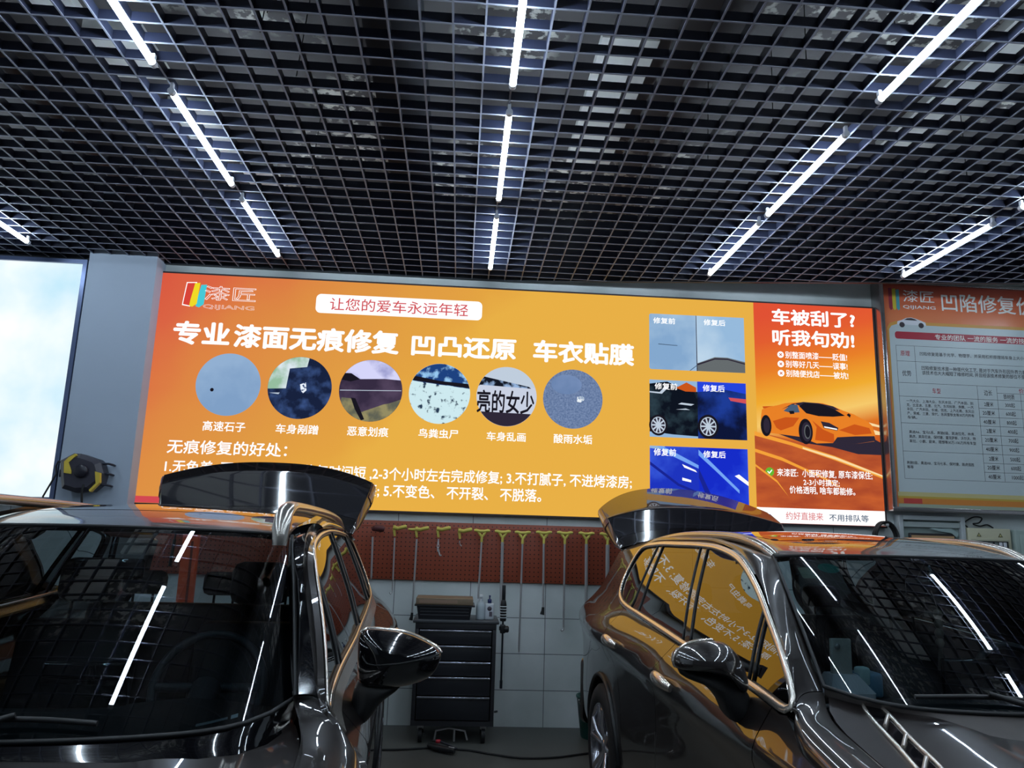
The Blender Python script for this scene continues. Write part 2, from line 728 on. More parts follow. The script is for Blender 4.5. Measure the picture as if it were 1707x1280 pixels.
gm = grid_material()
edge = mat('grid_edge_lit', srgb(122, 125, 138), 0.5, spec=.25)  # bars' bottom edges coloured paler to stand for light caught from below
mb = MB()
PITCH, H, T = 0.15, 0.052, 0.0045
nx0 = int((XL + .02) / PITCH)
for i in range(nx0, int(XR / PITCH) + 1):
    x = i * PITCH + 0.0275
    ye = yend(x)
    mb.m = 0
    mb.box(x - T, x + T, -1.5, ye, ZG + .004, ZG + H)
    mb.m = 1
    mb.box(x - T, x + T, -1.5, ye, ZG, ZG + .004)
j = 0
while True:
    y = 3.28 + PITCH * (j - 32)
    j += 1
    if y > 6.7:
        break
    if y < -1.5:
        continue
    xe = XR if y <= yend(XR) else (0.4 + (6.74 - y) / .146)
    mb.m = 0
    mb.box(XL, xe, y - T, y + T, ZG + .003, ZG + H)
    mb.m = 1
    mb.box(XL, xe, y - T, y + T, ZG - .0005, ZG + .0035)
struct(mb.build('ceiling', [gm, edge]))
mb = MB()
mb.prism([(0, 0)] * 0 or [(-6.2, ZG), (-6.19, ZG + .06), (8.19, ZG + .06), (8.2, ZG)], 0, .0) if False else None
vs = []
for x, y in ((XL, 6.70), (.4, 6.70), (XR, yend(XR) - .04)):
    vs += [(x, y, ZG - .004), (x, y + .035, ZG - .004), (x, y + .035, ZG + .07), (x, y, ZG + .07)]
fs = []
for i in range(2):
    for k in range(4):
        fs.append([i * 4 + k, i * 4 + (k + 1) % 4, i * 4 + 4 + (k + 1) % 4, i * 4 + 4 + k])
mb.add(vs, fs)
struct(mb.build('trim_ceiling_edge', mat('edge_black', srgb(34, 36, 44), .5)))

# ---------------------------------------------------------------- LED tubes
led_mat = emit('led_white', (0.70, 0.855, 1.0, 1), LED_STRENGTH)
cap_mat = mat('tube_cap', srgb(196, 198, 204), .4)
ROWS = [(-3.64, 'far left', [5.10, 3.75]), (-1.61, 'left', [5.11, 3.77, 2.42]), (0.18, 'middle', [5.15, 3.76, 2.40]),
        (2.06, 'right', [5.01, 3.76, 2.31]), (3.66, 'far right', [4.80, 3.42]), (5.6, 'outermost right', [4.8])]
LEDLAB = {('left', 0): 'white LED tube of the left row nearest the back wall', ('left', 1): 'white LED tube in the middle of the left row',
          ('left', 2): 'white LED tube of the left row cut by the top of the photo',
          ('middle', 0): 'short-looking white LED tube above the headline at the wall end of the middle row', ('middle', 1): 'white LED tube midway along the middle row',
          ('middle', 2): 'white LED tube of the middle row running out at the top of the photo',
          ('right', 0): 'white LED tube of the right row nearest the back wall', ('right', 1): 'white LED tube midway along the right row',
          ('right', 2): 'longest-looking white LED tube running to the upper right corner',
          ('far left', 0): 'white LED tube at the left edge above the white light panel',
          ('far right', 0): 'white LED tube above the price board on the right', ('far right', 1): 'tip of a white LED tube at the right edge of the photo'}


def led_tube(x, y0, label):
    t = thing('led_tube', label, 'light', (x, y0, ZG - .045), 0, 'LED tubes under the ceiling grid')
    L = 1.13
    MB().tube([(0, .025, 0), (0, L - .025, 0)], .0165, 12).build('tube', led_mat, t)
    for a, b in ((0, .03), (L - .03, L)):
        mb = MB().cyl((0, a, 0), (0, b, 0), .0185, 12)
        mb.box(-.008, .008, a + .004, b - .004, .01, .05)
        mb.build('end_cap', cap_mat, t)
    return t


for (x, rn, ys) in ROWS:
    last = ys[-1]
    for k, y0 in enumerate(ys):
        led_tube(x, y0, LEDLAB.get((rn, k), 'white LED tube of the %s row outside the frame' % rn))
    y0 = last - 1.35
    while y0 > -4.2 and x < 5:
        led_tube(x, y0, 'white LED tube in the part of the ceiling above and behind the viewer')
        y0 -= 1.35
# ---------------------------------------------------------------- orange billboard lightbox
SF = 6.70                              # its face; measured positions are scaled from the wall plane
K = SF / 6.745


def sx(x):
    return x * K


def sz(z):
    return 1.58 + (z - 1.58) * K


def sp(pts):
    return [(sx(a), sz(b)) for a, b in pts]


def print_material():
    """printed orange background: red at the upper left, amber in the middle, and the red-orange car advert on the right"""
    m = emit('billboard_print', (1, 1, 1, 1), SIGN_STRENGTH)
    nt = m.node_tree
    e = [n for n in nt.nodes if n.type == 'EMISSION'][0]
    tc = nt.nodes.new('ShaderNodeTexCoord')
    sep = nt.nodes.new('ShaderNodeSeparateXYZ')
    nt.links.new(tc.outputs['Object'], sep.inputs[0])

    def math_(op, a, b=None, c=None):
        n = nt.nodes.new('ShaderNodeMath'); n.operation = op
        for i, q in enumerate((a, b, c)):
            if q is None:
                continue
            if isinstance(q, (int, float)):
                n.inputs[i].default_value = q
            else:
                nt.links.new(q, n.inputs[i])
        return n.outputs[0]

    def ramp(fac, stops):
        r = nt.nodes.new('ShaderNodeValToRGB')
        el = r.color_ramp.elements
        while len(el) < len(stops):
            el.new(.5)
        for q, (p, c) in zip(el, stops):
            q.position = p
            q.color = c
        nt.links.new(fac, r.inputs[0])
        return r.outputs[0]
    # object origin sits at the lower left corner of the face
    x, z = sep.outputs['X'], sep.outputs['Z']
    no = nt.nodes.new('ShaderNodeTexNoise'); no.inputs['Scale'].default_value = 1.6; no.inputs['Detail'].default_value = 2
    nt.links.new(tc.outputs['Object'], no.inputs['Vector'])
    nz = math_('MULTIPLY', math_('SUBTRACT', no.outputs['Fac'], .5), .22)
    d = math_('ADD', math_('MULTIPLY', x, .30), math_('MULTIPLY', math_('SUBTRACT', 2.04, z), .26))
    d = math_('ADD', d, nz)
    left = ramp(d, [(0.0, srgb(222, 88, 66)), (.16, srgb(224, 104, 70)), (.36, srgb(226, 136, 70)), (.6, srgb(228, 154, 70)), (.9, srgb(233, 168, 68)), (1.0, srgb(238, 180, 72))])
    # right advert
    zz = math_('ADD', math_('DIVIDE', z, 2.04), math_('MULTIPLY', math_('SUBTRACT', x, 6.1), -.12))
    right = ramp(zz, [(0.0, srgb(196, 78, 36)), (.30, srgb(198, 84, 34)), (.42, srgb(226, 120, 40)), (.50, srgb(252, 206, 110)), (.60, srgb(246, 176, 50)),
                      (.74, srgb(238, 130, 42)), (.88, srgb(232, 96, 50)), (1.0, srgb(230, 84, 54))])
    sel = math_('GREATER_THAN', x, 5.43)
    mix = nt.nodes.new('ShaderNodeMix'); mix.data_type = 'RGBA'
    nt.links.new(sel, mix.inputs[0]); nt.links.new(left, mix.inputs[6]); nt.links.new(right, mix.inputs[7])
    nt.links.new(mix.outputs[2], e.inputs[0])
    return m


S = SIGN_STRENGTH
white_e = emit('print_white', (1, 1, 1, 1), S * 1.15, False)
red_e = emit('print_red', srgb(214, 84, 92), S, False)
pink_e = emit('print_pink', srgb(226, 140, 142), S, False)
navy_e = emit('print_navy', srgb(74, 96, 122), S, False)
yellow_e = emit('print_yellow', srgb(246, 222, 40), S, False)
cyan_e = emit('print_cyan', srgb(72, 206, 220), S, False)
logored_e = emit('print_logo_red', srgb(222, 70, 58), S, False)
dark_e = emit('print_dark', srgb(26, 24, 34), S, False)
deep_e = emit('print_deep', srgb(48, 42, 58), S, False)
orange_e = emit('print_car_orange', srgb(238, 132, 40), S, False)
orange2_e = emit('print_car_shade', srgb(206, 88, 28), S, False)
sky_e = emit('print_sky', srgb(150, 186, 222), S, False)
silver_e = emit('print_silver', srgb(196, 210, 226), S, False)
green_e = emit('print_green', srgb(104, 188, 52), S, False)
magenta_e = emit('print_magenta', srgb(214, 74, 84), S, False)
grey_e = emit('print_grey', srgb(104, 110, 112), S, False)
blue_e = emit('print_blue', srgb(38, 70, 226), S, False)
blue2_e = emit('print_blue_deep', srgb(26, 38, 150), S, False)
blue3_e = emit('print_blue_light', srgb(120, 170, 250), S, False)

BX0, BX1, BZ0, BZ1 = sx(-2.785), sx(3.838), sz(1.74), sz(3.782)
bill = thing('billboard_lightbox', 'long backlit orange billboard with white headline on the back wall above the pegboard', 'billboard', (BX0, SF, BZ0))
mb = MB()
fr = .014
mb.box(BX0 - fr, BX1 + fr, SF - .004, WY, BZ0 - fr, BZ0)
mb.box(BX0 - fr, BX1 + fr, SF - .004, WY, BZ1, BZ1 + fr)
mb.box(BX0 - fr, BX0, SF - .004, WY, BZ0, BZ1)
mb.box(BX1, BX1 + fr, SF - .004, WY, BZ0, BZ1)
mb.build('frame', mat('sign_frame', srgb(70, 60, 62), .4, .3), bill, True)
MB().box(BX0, BX1, SF, WY, BZ0, BZ1).build('printed_face', print_material(), bill, True)

Y1, Y2, Y3 = SF - .001, SF - .0025, SF - .004
poly_flat('corner_stripe', sp([(-2.785, 1.742), (-2.37, 1.742), (-2.37, 1.797), (-2.785, 1.797)]), Y1, magenta_e, bill, .001)
# logo mark: three leaning bars
logo = MB()


def bar(cx0, cx1, zt, zb, lean):
    return sp([(cx0 + lean, zt), (cx1 + lean, zt + .005), (cx1 + lean * .6, zb + .02), (cx1 - .02, zb - .01), (cx0, zb), (cx0 + .004, zb + .05)])


lm = poly_flat('logo_mark', bar(-2.545, -2.455, 3.705, 3.49, .02), Y1, white_e, bill, .001)
poly_flat('logo_bar', [(a * .97 + .03 * sx(-2.49), b * .965 + .035 * sz(3.6)) for a, b in bar(-2.538, -2.462, 3.70, 3.495, .02)], Y2, logored_e, bill, .001)
poly_flat('logo_bar', bar(-2.48, -2.435, 3.698, 3.487, .03), Y3, yellow_e, bill, .001)
poly_flat('logo_bar', bar(-2.425, -2.375, 3.685, 3.485, .03), Y2, cyan_e, bill, .001)
# white label with rounded ends
poly_flat('label_plate', sp(rrect(-1.37, .133, 3.479, 3.657, .045)), Y1, white_e, bill, .001)
poly_flat('bottom_strip', sp([(2.655, 1.742), (3.838, 1.742), (3.838, 1.876), (2.655, 1.876)]), Y1, white_e, bill, .001)

SIGN_TEXT = [
    ('漆匠', -2.359, -1.905, 3.681, 3.547, 'hollow'), ('QIJIANG', -2.360, -1.911, 3.507, 3.459, 'hollow'),
    ('让您的爱车永远年轻', -1.244, 0.005, 3.627, 3.509, 'red'),
    ('专业', -2.593, -2.097, 3.346, 3.130, 'head'), ('漆面无痕修复', -2.065, -0.602, 3.341, 3.122, 'head'),
    ('凹凸还原', -0.492, 0.457, 3.320, 3.119, 'head'), ('车衣贴膜', 0.611, 1.544, 3.323, 3.115, 'head'),
    ('高速石子', -2.250, -1.886, 2.460, 2.372, 'b'), ('车身剐蹭', -1.626, -1.260, 2.458, 2.373, 'b'),
    ('恶意划痕', -1.009, -0.650, 2.462, 2.376, 'b'), ('鸟粪虫尸', -0.387, -0.039, 2.466, 2.383, 'b'),
    ('车身乱画', 0.216, 0.564, 2.462, 2.380, 'b'), ('酸雨水垢', 0.815, 1.163, 2.464, 2.380, 'b'),
    ('无痕修复的好处：', -2.528, -1.512, 2.289, 2.167, 'b'),
    ('1.无色差, 不', -2.529, -1.955, 2.113, 2.000, 'b'),
    ('2.修复时间短 ,2-3个小时左右完成修复; 3.不打腻子, 不进烤漆房;', -1.435, 1.522, 2.114, 1.996, 'b'),
    ('原车漆; 5.不变色、 不开裂、 不脱落。', -1.043, 0.716, 1.968, 1.850, 'b'),
    ('修复前', 1.723, 1.931, 3.590, 3.531, 'b'), ('修复后', 2.200, 2.407, 3.595, 3.536, 'b'),
    ('修复前', 1.733, 1.944, 2.971, 2.909, 'b'), ('修复后', 2.180, 2.386, 2.972, 2.908, 'b'),
    ('修复前', 1.721, 1.926, 2.369, 2.303, 'b'), ('修复后', 2.174, 2.381, 2.364, 2.301, 'b'),
    ('车被刮了?', 2.853, 3.663, 3.733, 3.576, 'hb'), ('听我句劝!', 2.852, 3.645, 3.534, 3.376, 'hb'),
    ('别整面喷漆——贬值!', 2.970, 3.565, 3.323, 3.255, 'b'), ('别等好几天——误事!', 2.970, 3.564, 3.236, 3.168, 'b'),
    ('别随便找店——被坑!', 2.971, 3.567, 3.148, 3.080, 'b'),
    ('来漆匠:  小面积修复, 原车漆保住;', 2.851, 3.741, 2.229, 2.155, 'b'), ('2-3小时搞定;', 3.092, 3.430, 2.145, 2.080, 'b'),
    ('价格透明, 啥车都能修。', 2.961, 3.572, 2.076, 2.005, 'b'),
    ('约好直接来', 2.918, 3.262, 1.844, 1.774, 'pink'), ('不用排队等', 3.317, 3.683, 1.835, 1.773, 'navy')]
for (s, x0, x1, z1, z0, st) in SIGN_TEXT:
    nm = 'headline' if st in ('head', 'hb') else 'lettering'
    mt = {'red': red_e, 'pink': pink_e, 'navy': navy_e}.get(st, white_e)
    bold = {'head': .036, 'hb': .030, 'b': .015, 'pink': .012, 'navy': .012, 'red': .006}.get(st, 0)
    if st == 'hollow':
        lettering('lettering', s, sx(x0), sx(x1), sz(z1), sz(z0), Y3, mt, bill, 0, .011)
    else:
        lettering(nm, s, sx(x0), sx(x1), sz(z1), sz(z0), Y3, mt, bill, bold)


def clipped_circle(cx, cz, r, test):
    return sp([p for p in circle(cx, cz, r, 72) if test(*p)])


def cut_circle(cx, cz, r, poly):
    """convex-ish clip: keep the polygon's points inside the disc, push the others to its rim"""
    out = []
    for x, z in densify_pts(poly, .02):
        dx, dz = x - cx, z - cz
        d = math.hypot(dx, dz)
        if d > r:
            x, z = cx + dx * r / d, cz + dz * r / d
        if not out or math.hypot(out[-1][0] - x, out[-1][1] - z) > 1e-3:
            out.append((x, z))
    if math.hypot(out[0][0] - out[-1][0], out[0][1] - out[-1][1]) < 1e-3:
        out.pop()
    return sp(out)


def densify_pts(poly, step):
    return [(p.x, p.y) for p in densify(poly, step)]


def disc(cx, cz, r, m, layers):
    o = poly_flat('round_picture', sp(circle(cx, cz, r, 56)), Y1, m, bill, .0008)
    for i, (poly, mm) in enumerate(layers):
        q = MB().prism(cut_circle(cx, cz, r * .995, poly), Y1 - .0016 - .0004 * i, Y1 - .0008)
        q.build('picture_shape', mm, o, True)
    return o


grey_blue = emit_noise('picture_paint_grey', srgb(128, 160, 198), srgb(146, 176, 210), 2.0)
p_navy = emit_noise('picture_navy', srgb(24, 34, 62), srgb(62, 88, 142), 9, .45, .75)
p_speck = emit_noise('picture_speckle', srgb(40, 60, 84), srgb(206, 234, 240), 16, .36, .44)
p_leaves = emit_noise('picture_leaves', srgb(30, 66, 128), srgb(150, 200, 240), 12, .5, .62)
p_violet = emit_noise('picture_violet', srgb(90, 96, 170), srgb(214, 214, 250), 3)
p_plum = emit_noise('picture_plum', srgb(54, 44, 66), srgb(80, 66, 90), 4)
p_olive = emit_noise('picture_olive', srgb(96, 98, 84), srgb(148, 140, 100), 8)
p_rain = emit_noise('picture_rain', srgb(84, 106, 146), srgb(126, 146, 182), 60, .3, .7)

ra = .279
# 1: grey paint with a stone chip
disc(-2.07, 2.788, ra, grey_blue, [(circle(-2.205, 2.735, .016, 12), dark_e)])
# 2: dark wing with a scuff
c2 = (-1.45, 2.785)
disc(c2[0], c2[1], ra, p_navy, [
    ([(c2[0] - .3, c2[1] - .02), (c2[0] - .12, c2[1] - .01), (c2[0] - .10, c2[1] + .17), (c2[0] + .05, c2[1] + .19), (c2[0] + .07, c2[1] + .3), (c2[0] - .3, c2[1] + .3)], emit_noise('picture_yard', srgb(150, 190, 160), srgb(220, 232, 240), 6)),
    ([(c2[0] + .0, c2[1] + .03), (c2[0] + .05, c2[1] + .05), (c2[0] + .06, c2[1] - .02), (c2[0] + .03, c2[1] - .05), (c2[0] + .01, c2[1] - .02)], emit_noise('picture_scuff', srgb(60, 80, 120), srgb(236, 244, 255), 40, .45, .5)),
    ([(c2[0] - .26, c2[1] - .055), (c2[0] - .17, c2[1] - .05), (c2[0] - .18, c2[1] - .065)], silver_e)])
# 3: plum door with a scratch and a crumple
c3 = (-.828, 2.786)
disc(c3[0], c3[1], ra, p_plum, [
    ([(c3[0] - .3, c3[1] + .16), (c3[0] - .1, c3[1] + .10), (c3[0] + .3, c3[1] + .12), (c3[0] + .3, c3[1] + .3), (c3[0] - .3, c3[1] + .3)], p_violet),
    ([(c3[0] - .27, c3[1] + .09), (c3[0] - .18, c3[1] + .075), (c3[0] - .10, c3[1] + .10), (c3[0] - .18, c3[1] + .15), (c3[0] - .27, c3[1] + .15)], dark_e),
    ([(c3[0] - .27, c3[1] - .004), (c3[0] + .27, c3[1] + .012), (c3[0] + .27, c3[1] + .007), (c3[0] - .27, c3[1] - .010)], silver_e),
    ([(c3[0] - .25, c3[1] - .07), (c3[0] - .14, c3[1] - .08), (c3[0] - .08, c3[1] - .20), (c3[0] + .12, c3[1] - .12), (c3[0] + .3, c3[1] - .08), (c3[0] + .3, c3[1] - .3), (c3[0] - .3, c3[1] - .3)], p_olive),
    ([(c3[0] - .17, c3[1] - .07), (c3[0] - .13, c3[1] - .075), (c3[0] - .04, c3[1] - .26), (c3[0] - .07, c3[1] - .27), (c3[0] - .13, c3[1] - .17)], dark_e)])
# 4: bird droppings
c4 = (-.218, 2.785)
disc(c4[0], c4[1], .273, p_speck, [
    ([(c4[0] - .3, c4[1] + .13), (c4[0] + .0, c4[1] + .08), (c4[0] + .3, c4[1] + .06), (c4[0] + .3, c4[1] + .3), (c4[0] - .3, c4[1] + .3)], p_leaves),
    ([(c4[0] - .3, c4[1] + .135), (c4[0] + .0, c4[1] + .085), (c4[0] + .3, c4[1] + .065), (c4[0] + .3, c4[1] + .095), (c4[0], c4[1] + .115), (c4[0] - .3, c4[1] + .165)], dark_e)])
# 5: scrawled-on white car
c5 = (.383, 2.784)
d5 = disc(c5[0], c5[1], .271, emit('picture_white_door', srgb(206, 214, 232), S, False), [
    ([(c5[0] - .3, c5[1] + .20), (c5[0] - .05, c5[1] + .20), (c5[0] + .12, c5[1] + .16), (c5[0] + .22, c5[1] + .08), (c5[0] - .3, c5[1] + .10)], emit_noise('picture_window', srgb(20, 24, 36), srgb(150, 180, 220), 12, .5, .62)),
    ([(c5[0] - .3, c5[1] + .3), (c5[0] - .3, c5[1] + .22), (c5[0] - .02, c5[1] + .24), (c5[0] + .16, c5[1] + .19), (c5[0] + .3, c5[1] + .10), (c5[0] + .3, c5[1] + .3)], silver_e),
    ([(c5[0] - .3, c5[1] - .19), (c5[0] + .3, c5[1] - .205), (c5[0] + .3, c5[1] - .3), (c5[0] - .3, c5[1] - .3)], deep_e)])
lettering('lettering', '亮的女少', sx(c5[0] - .265), sx(c5[0] + .25), sz(c5[1] + .055), sz(c5[1] - .155), Y3, dark_e, bill, .02)
# 6: rain-pitted grey paint
c6 = (.983, 2.787)
disc(c6[0], c6[1], .271, p_rain, [
    (circle(c6[0] - .06, c6[1] + .13, .14, 24, .09), emit_noise('picture_paint_blue', srgb(104, 130, 172), srgb(118, 142, 184), 3)),
    ([(c6[0] + .04, c6[1] + .02), (c6[0] + .09, c6[1] + .03), (c6[0] + .11, c6[1] - .0), (c6[0] + .07, c6[1] - .03), (c6[0] + .035, c6[1] - .025)], emit_noise('picture_spot', srgb(150, 170, 196), srgb(240, 246, 250), 50, .45, .55))])


# before and after pictures
def pair(z1, z0, ml, mr, layers):
    pl = poly_flat('square_picture', sp(rrect(1.686, 2.585, z0, z1, .02)), Y1, ml, bill, .0008)
    q = MB().prism(sp([(2.132, z0), (2.585, z0), (2.585, z1), (2.132, z1)]), Y1 - .0012, Y1 - .0008)
    q.build('picture_half', mr, pl, True)
    for i, (poly, mm) in enumerate(layers):
        MB().prism(sp(poly), Y1 - .0014 - .0002 * i, Y1 - .0010).build('picture_shape', mm, pl, True)


pair(3.625, 3.097, emit_noise('picture_door_sky', srgb(132, 168, 206), srgb(176, 204, 228), 1.4), emit_noise('picture_door_sky_after', srgb(150, 186, 220), srgb(190, 214, 234), 1.2), [
    ([(2.128, 3.097), (2.136, 3.097), (2.132, 3.625), (2.126, 3.625)], deep_e),
    ([(2.136, 3.17), (2.30, 3.235), (2.42, 3.235), (2.585, 3.20), (2.585, 3.097), (2.136, 3.097)], grey_e),
    ([(2.136, 3.165), (2.30, 3.225), (2.42, 3.226), (2.585, 3.188), (2.585, 3.176), (2.42, 3.214), (2.3, 3.212), (2.136, 3.15)], deep_e),
    ([(1.77, 3.34), (1.95, 3.332), (1.95, 3.326), (1.77, 3.333)], navy_e),
    ([(2.06, 3.097), (2.126, 3.150), (2.128, 3.143), (2.07, 3.097)], navy_e)])


def wheel_layers(cx, cz, r):
    L = [(circle(cx, cz, r * 1.28, 30, r * 1.45), dark_e), (circle(cx, cz, r, 30, r * 1.15), silver_e), (circle(cx, cz, r * .9, 30, r * 1.04), deep_e)]
    for k in range(10):
        a = 2 * pi * k / 10
        c, s_ = math.cos(a), math.sin(a)
        w = .007
        L.append(([(cx - s_ * w, cz + c * w * 1.15), (cx + c * r * .95 - s_ * w, cz + s_ * r * 1.1 + c * w), (cx + c * r * .95 + s_ * w, cz + s_ * r * 1.1 - c * w), (cx + s_ * w, cz - c * w)], silver_e))
    return L


pair(2.998, 2.472, emit_noise('picture_black_car', srgb(14, 20, 32), srgb(60, 84, 96), 5, .5, .8), emit_noise('picture_blue_car', srgb(14, 22, 56), srgb(30, 60, 150), 3), [
    ([(1.686, 2.998), (1.686, 2.96), (1.85, 2.985), (1.95, 2.94), (2.13, 2.90), (2.13, 2.998)], sky_e),
    ([(1.93, 2.93), (2.03, 2.985), (2.12, 2.94), (2.12, 2.90), (2.02, 2.90)], orange2_e),
    ([(1.686, 2.878), (1.80, 2.87), (1.86, 2.93), (1.83, 2.94), (1.78, 2.885), (1.686, 2.89)], silver_e),
    ([(1.95, 2.78), (2.07, 2.77), (2.10, 2.785), (1.98, 2.795)], silver_e), ([(1.93, 2.73), (2.06, 2.73), (2.02, 2.742)], silver_e),
    ([(1.686, 2.472), (2.13, 2.472), (2.13, 2.49), (1.9, 2.50), (1.686, 2.52)], sky_e),
    ([(2.132, 2.998), (2.585, 2.998), (2.585, 2.90), (2.4, 2.93), (2.132, 2.90)], blue_e),
    ([(2.42, 2.86), (2.585, 2.85), (2.585, 2.81), (2.44, 2.83)], red_e)]
     + wheel_layers(1.765, 2.58, .066) + wheel_layers(2.225, 2.585, .075))
pair(2.391, 1.80, emit_noise('picture_blue_door', srgb(30, 52, 190), srgb(70, 110, 240), 1.5), emit_noise('picture_blue_door_after', srgb(22, 44, 200), srgb(56, 96, 244), 1.5), [
    ([(1.686, 2.25), (1.95, 2.06), (2.13, 1.99), (2.13, 1.97), (1.94, 2.04), (1.686, 2.22)], blue2_e),
    ([(1.686, 2.391), (1.83, 2.391), (1.78, 2.36), (1.686, 2.37)], sky_e),
    ([(1.98, 2.235), (2.10, 2.185), (2.115, 2.165), (2.0, 2.205)], white_e), ([(1.98, 2.115), (2.06, 2.095), (2.06, 2.075), (1.98, 2.09)], white_e),
    ([(1.75, 2.391), (1.9, 2.30), (2.13, 2.20), (2.13, 2.23), (1.95, 2.32), (1.8, 2.391)], blue3_e),
    ([(2.132, 2.37), (2.3, 2.21), (2.5, 2.02), (2.5, 1.99), (2.28, 2.19), (2.132, 2.32)], blue3_e),
    ([(2.46, 2.145), (2.585, 2.06), (2.585, 2.095), (2.5, 2.16)], white_e),
    ([(2.132, 2.2), (2.25, 1.95), (2.29, 1.80), (2.24, 1.80), (2.2, 1.95), (2.132, 2.12)], blue2_e)])
# crosses and tick in the car advert
for cx, cz in ((2.927, 3.289), (2.926, 3.200), (2.9255, 3.112)):
    o = poly_flat('bullet_mark', sp(circle(cx, cz, .031, 24)), Y1, white_e, bill, .0008)
    mb = MB()
    for a in (R(45), R(-45)):
        c, s_ = math.cos(a), math.sin(a)
        mb.prism(sp([(cx - c * .017 - s_ * .0035, cz - s_ * .017 + c * .0035), (cx + c * .017 - s_ * .0035, cz + s_ * .017 + c * .0035),
                     (cx + c * .017 + s_ * .0035, cz + s_ * .017 - c * .0035), (cx - c * .017 + s_ * .0035, cz - s_ * .017 - c * .0035)]), Y1 - .0014, Y1 - .0008)
    mb.build('cross', orange2_e, o, True)
o = poly_flat('tick_mark', sp(circle(2.785, 2.195, .040, 24)), Y1, green_e, bill, .0008)
MB().prism(sp([(2.762, 2.196), (2.768, 2.203), (2.780, 2.190), (2.803, 2.216), (2.809, 2.209), (2.781, 2.176)]), Y1 - .0014, Y1 - .0008).build('tick', white_e, o, True)

# the pictured orange sports car and its light trails
trail1 = emit('print_trail_light', srgb(255, 226, 170), S, False)
trail2 = emit('print_trail_orange', srgb(250, 166, 60), S, False)
road_e = emit_noise('print_road', srgb(164, 68, 42), srgb(200, 96, 48), 3, .3, .7, 1.0, (1, 1, 3))
adv = poly_flat('car_picture', sp([(2.655, 2.53), (2.80, 2.53), (3.10, 2.47), (3.838, 2.40), (3.838, 1.88), (2.655, 1.88)]), Y1, road_e, bill, .0006)
LAY = [
    ([(2.655, 2.56), (2.655, 2.52), (3.0, 2.44), (3.40, 2.32), (3.838, 2.17), (3.838, 2.20), (3.40, 2.36), (3.0, 2.47)], trail2),
    ([(3.1, 2.415), (3.4, 2.33), (3.838, 2.185), (3.838, 2.20), (3.4, 2.352), (3.1, 2.43)], trail1),
    ([(2.655, 2.40), (2.655, 2.37), (2.9, 2.30), (3.3, 2.14), (3.5, 2.04), (3.3, 2.16), (2.9, 2.33)], trail2),
    ([(2.655, 2.26), (2.655, 2.24), (2.85, 2.10), (2.95, 1.98), (2.85, 2.12)], trail2),
    ([(3.66, 2.70), (3.838, 2.66), (3.838, 2.64), (3.7, 2.665)], trail1), ([(3.76, 2.62), (3.838, 2.60), (3.838, 2.57), (3.77, 2.57)], trail1),
    ([(2.78, 2.575), (2.95, 2.52), (3.10, 2.47), (3.38, 2.44), (3.62, 2.385), (3.838, 2.385), (3.838, 2.50), (3.78, 2.53)], deep_e),
    ([(2.738, 2.792), (2.893, 2.803), (2.897, 2.786), (2.745, 2.773)], orange2_e), ([(2.76, 2.774), (2.78, 2.775), (2.79, 2.74), (2.77, 2.735)], deep_e),
    ([(2.719, 2.686), (2.731, 2.763), (2.80, 2.79), (2.878, 2.808), (2.95, 2.83), (3.016, 2.839), (3.133, 2.847), (3.309, 2.845), (3.42, 2.815), (3.502, 2.782), (3.60, 2.752), (3.656, 2.724),
      (3.73, 2.69), (3.77, 2.652), (3.794, 2.567), (3.781, 2.509), (3.60, 2.478), (3.388, 2.479), (3.233, 2.469), (3.08, 2.524), (2.849, 2.545), (2.733, 2.554)], orange_e),
    ([(2.83, 2.66), (2.95, 2.70), (3.08, 2.70), (3.02, 2.62), (2.90, 2.575), (2.86, 2.60)], orange2_e),
    ([(3.22, 2.50), (3.24, 2.62), (3.20, 2.68), (3.30, 2.60), (3.40, 2.56), (3.40, 2.48)], orange2_e),
    ([(3.45, 2.60), (3.6, 2.66), (3.74, 2.63), (3.76, 2.58), (3.6, 2.56)], orange2_e),
    ([(2.915, 2.771), (3.015, 2.827), (3.123, 2.849), (3.27, 2.843), (3.406, 2.82), (3.47, 2.785), (3.148, 2.80), (3.09, 2.81), (3.05, 2.828)], deep_e),
    ([(3.083, 2.807), (3.133, 2.84), (3.299, 2.834), (3.42, 2.79), (3.515, 2.735), (3.40, 2.722), (3.264, 2.722), (3.148, 2.744)], dark_e),
    ([(2.934, 2.758), (3.005, 2.819), (3.066, 2.822), (3.085, 2.75), (3.0, 2.742)], navy_e),
    (circle(2.765, 2.615, .050, 26, .098), dark_e), (circle(2.77, 2.615, .030, 22, .07), deep_e),
    (circle(3.135, 2.575, .066, 30, .118), dark_e), (circle(3.143, 2.572, .046, 26, .09), deep_e), (circle(3.15, 2.572, .030, 22, .065), grey_e), (circle(3.152, 2.572, .024, 20, .055), dark_e),
    ([(3.281, 2.675), (3.359, 2.664), (3.445, 2.62), (3.434, 2.594), (3.308, 2.614)], deep_e), ([(3.31, 2.63), (3.43, 2.612), (3.432, 2.60), (3.312, 2.618)], white_e),
    ([(3.388, 2.479), (3.43, 2.533), (3.60, 2.548), (3.784, 2.557), (3.791, 2.513), (3.60, 2.478)], deep_e),
    ([(2.985, 2.758), (3.03, 2.762), (3.035, 2.735), (2.995, 2.73)], dark_e), ([(3.53, 2.745), (3.55, 2.76), (3.57, 2.745), (3.56, 2.72)], dark_e)]
for i, (poly, mm) in enumerate(LAY):
    MB().prism(sp(poly), Y1 - .0010 - .00012 * i, Y1 - .0006).build('picture_shape', mm, adv, True)

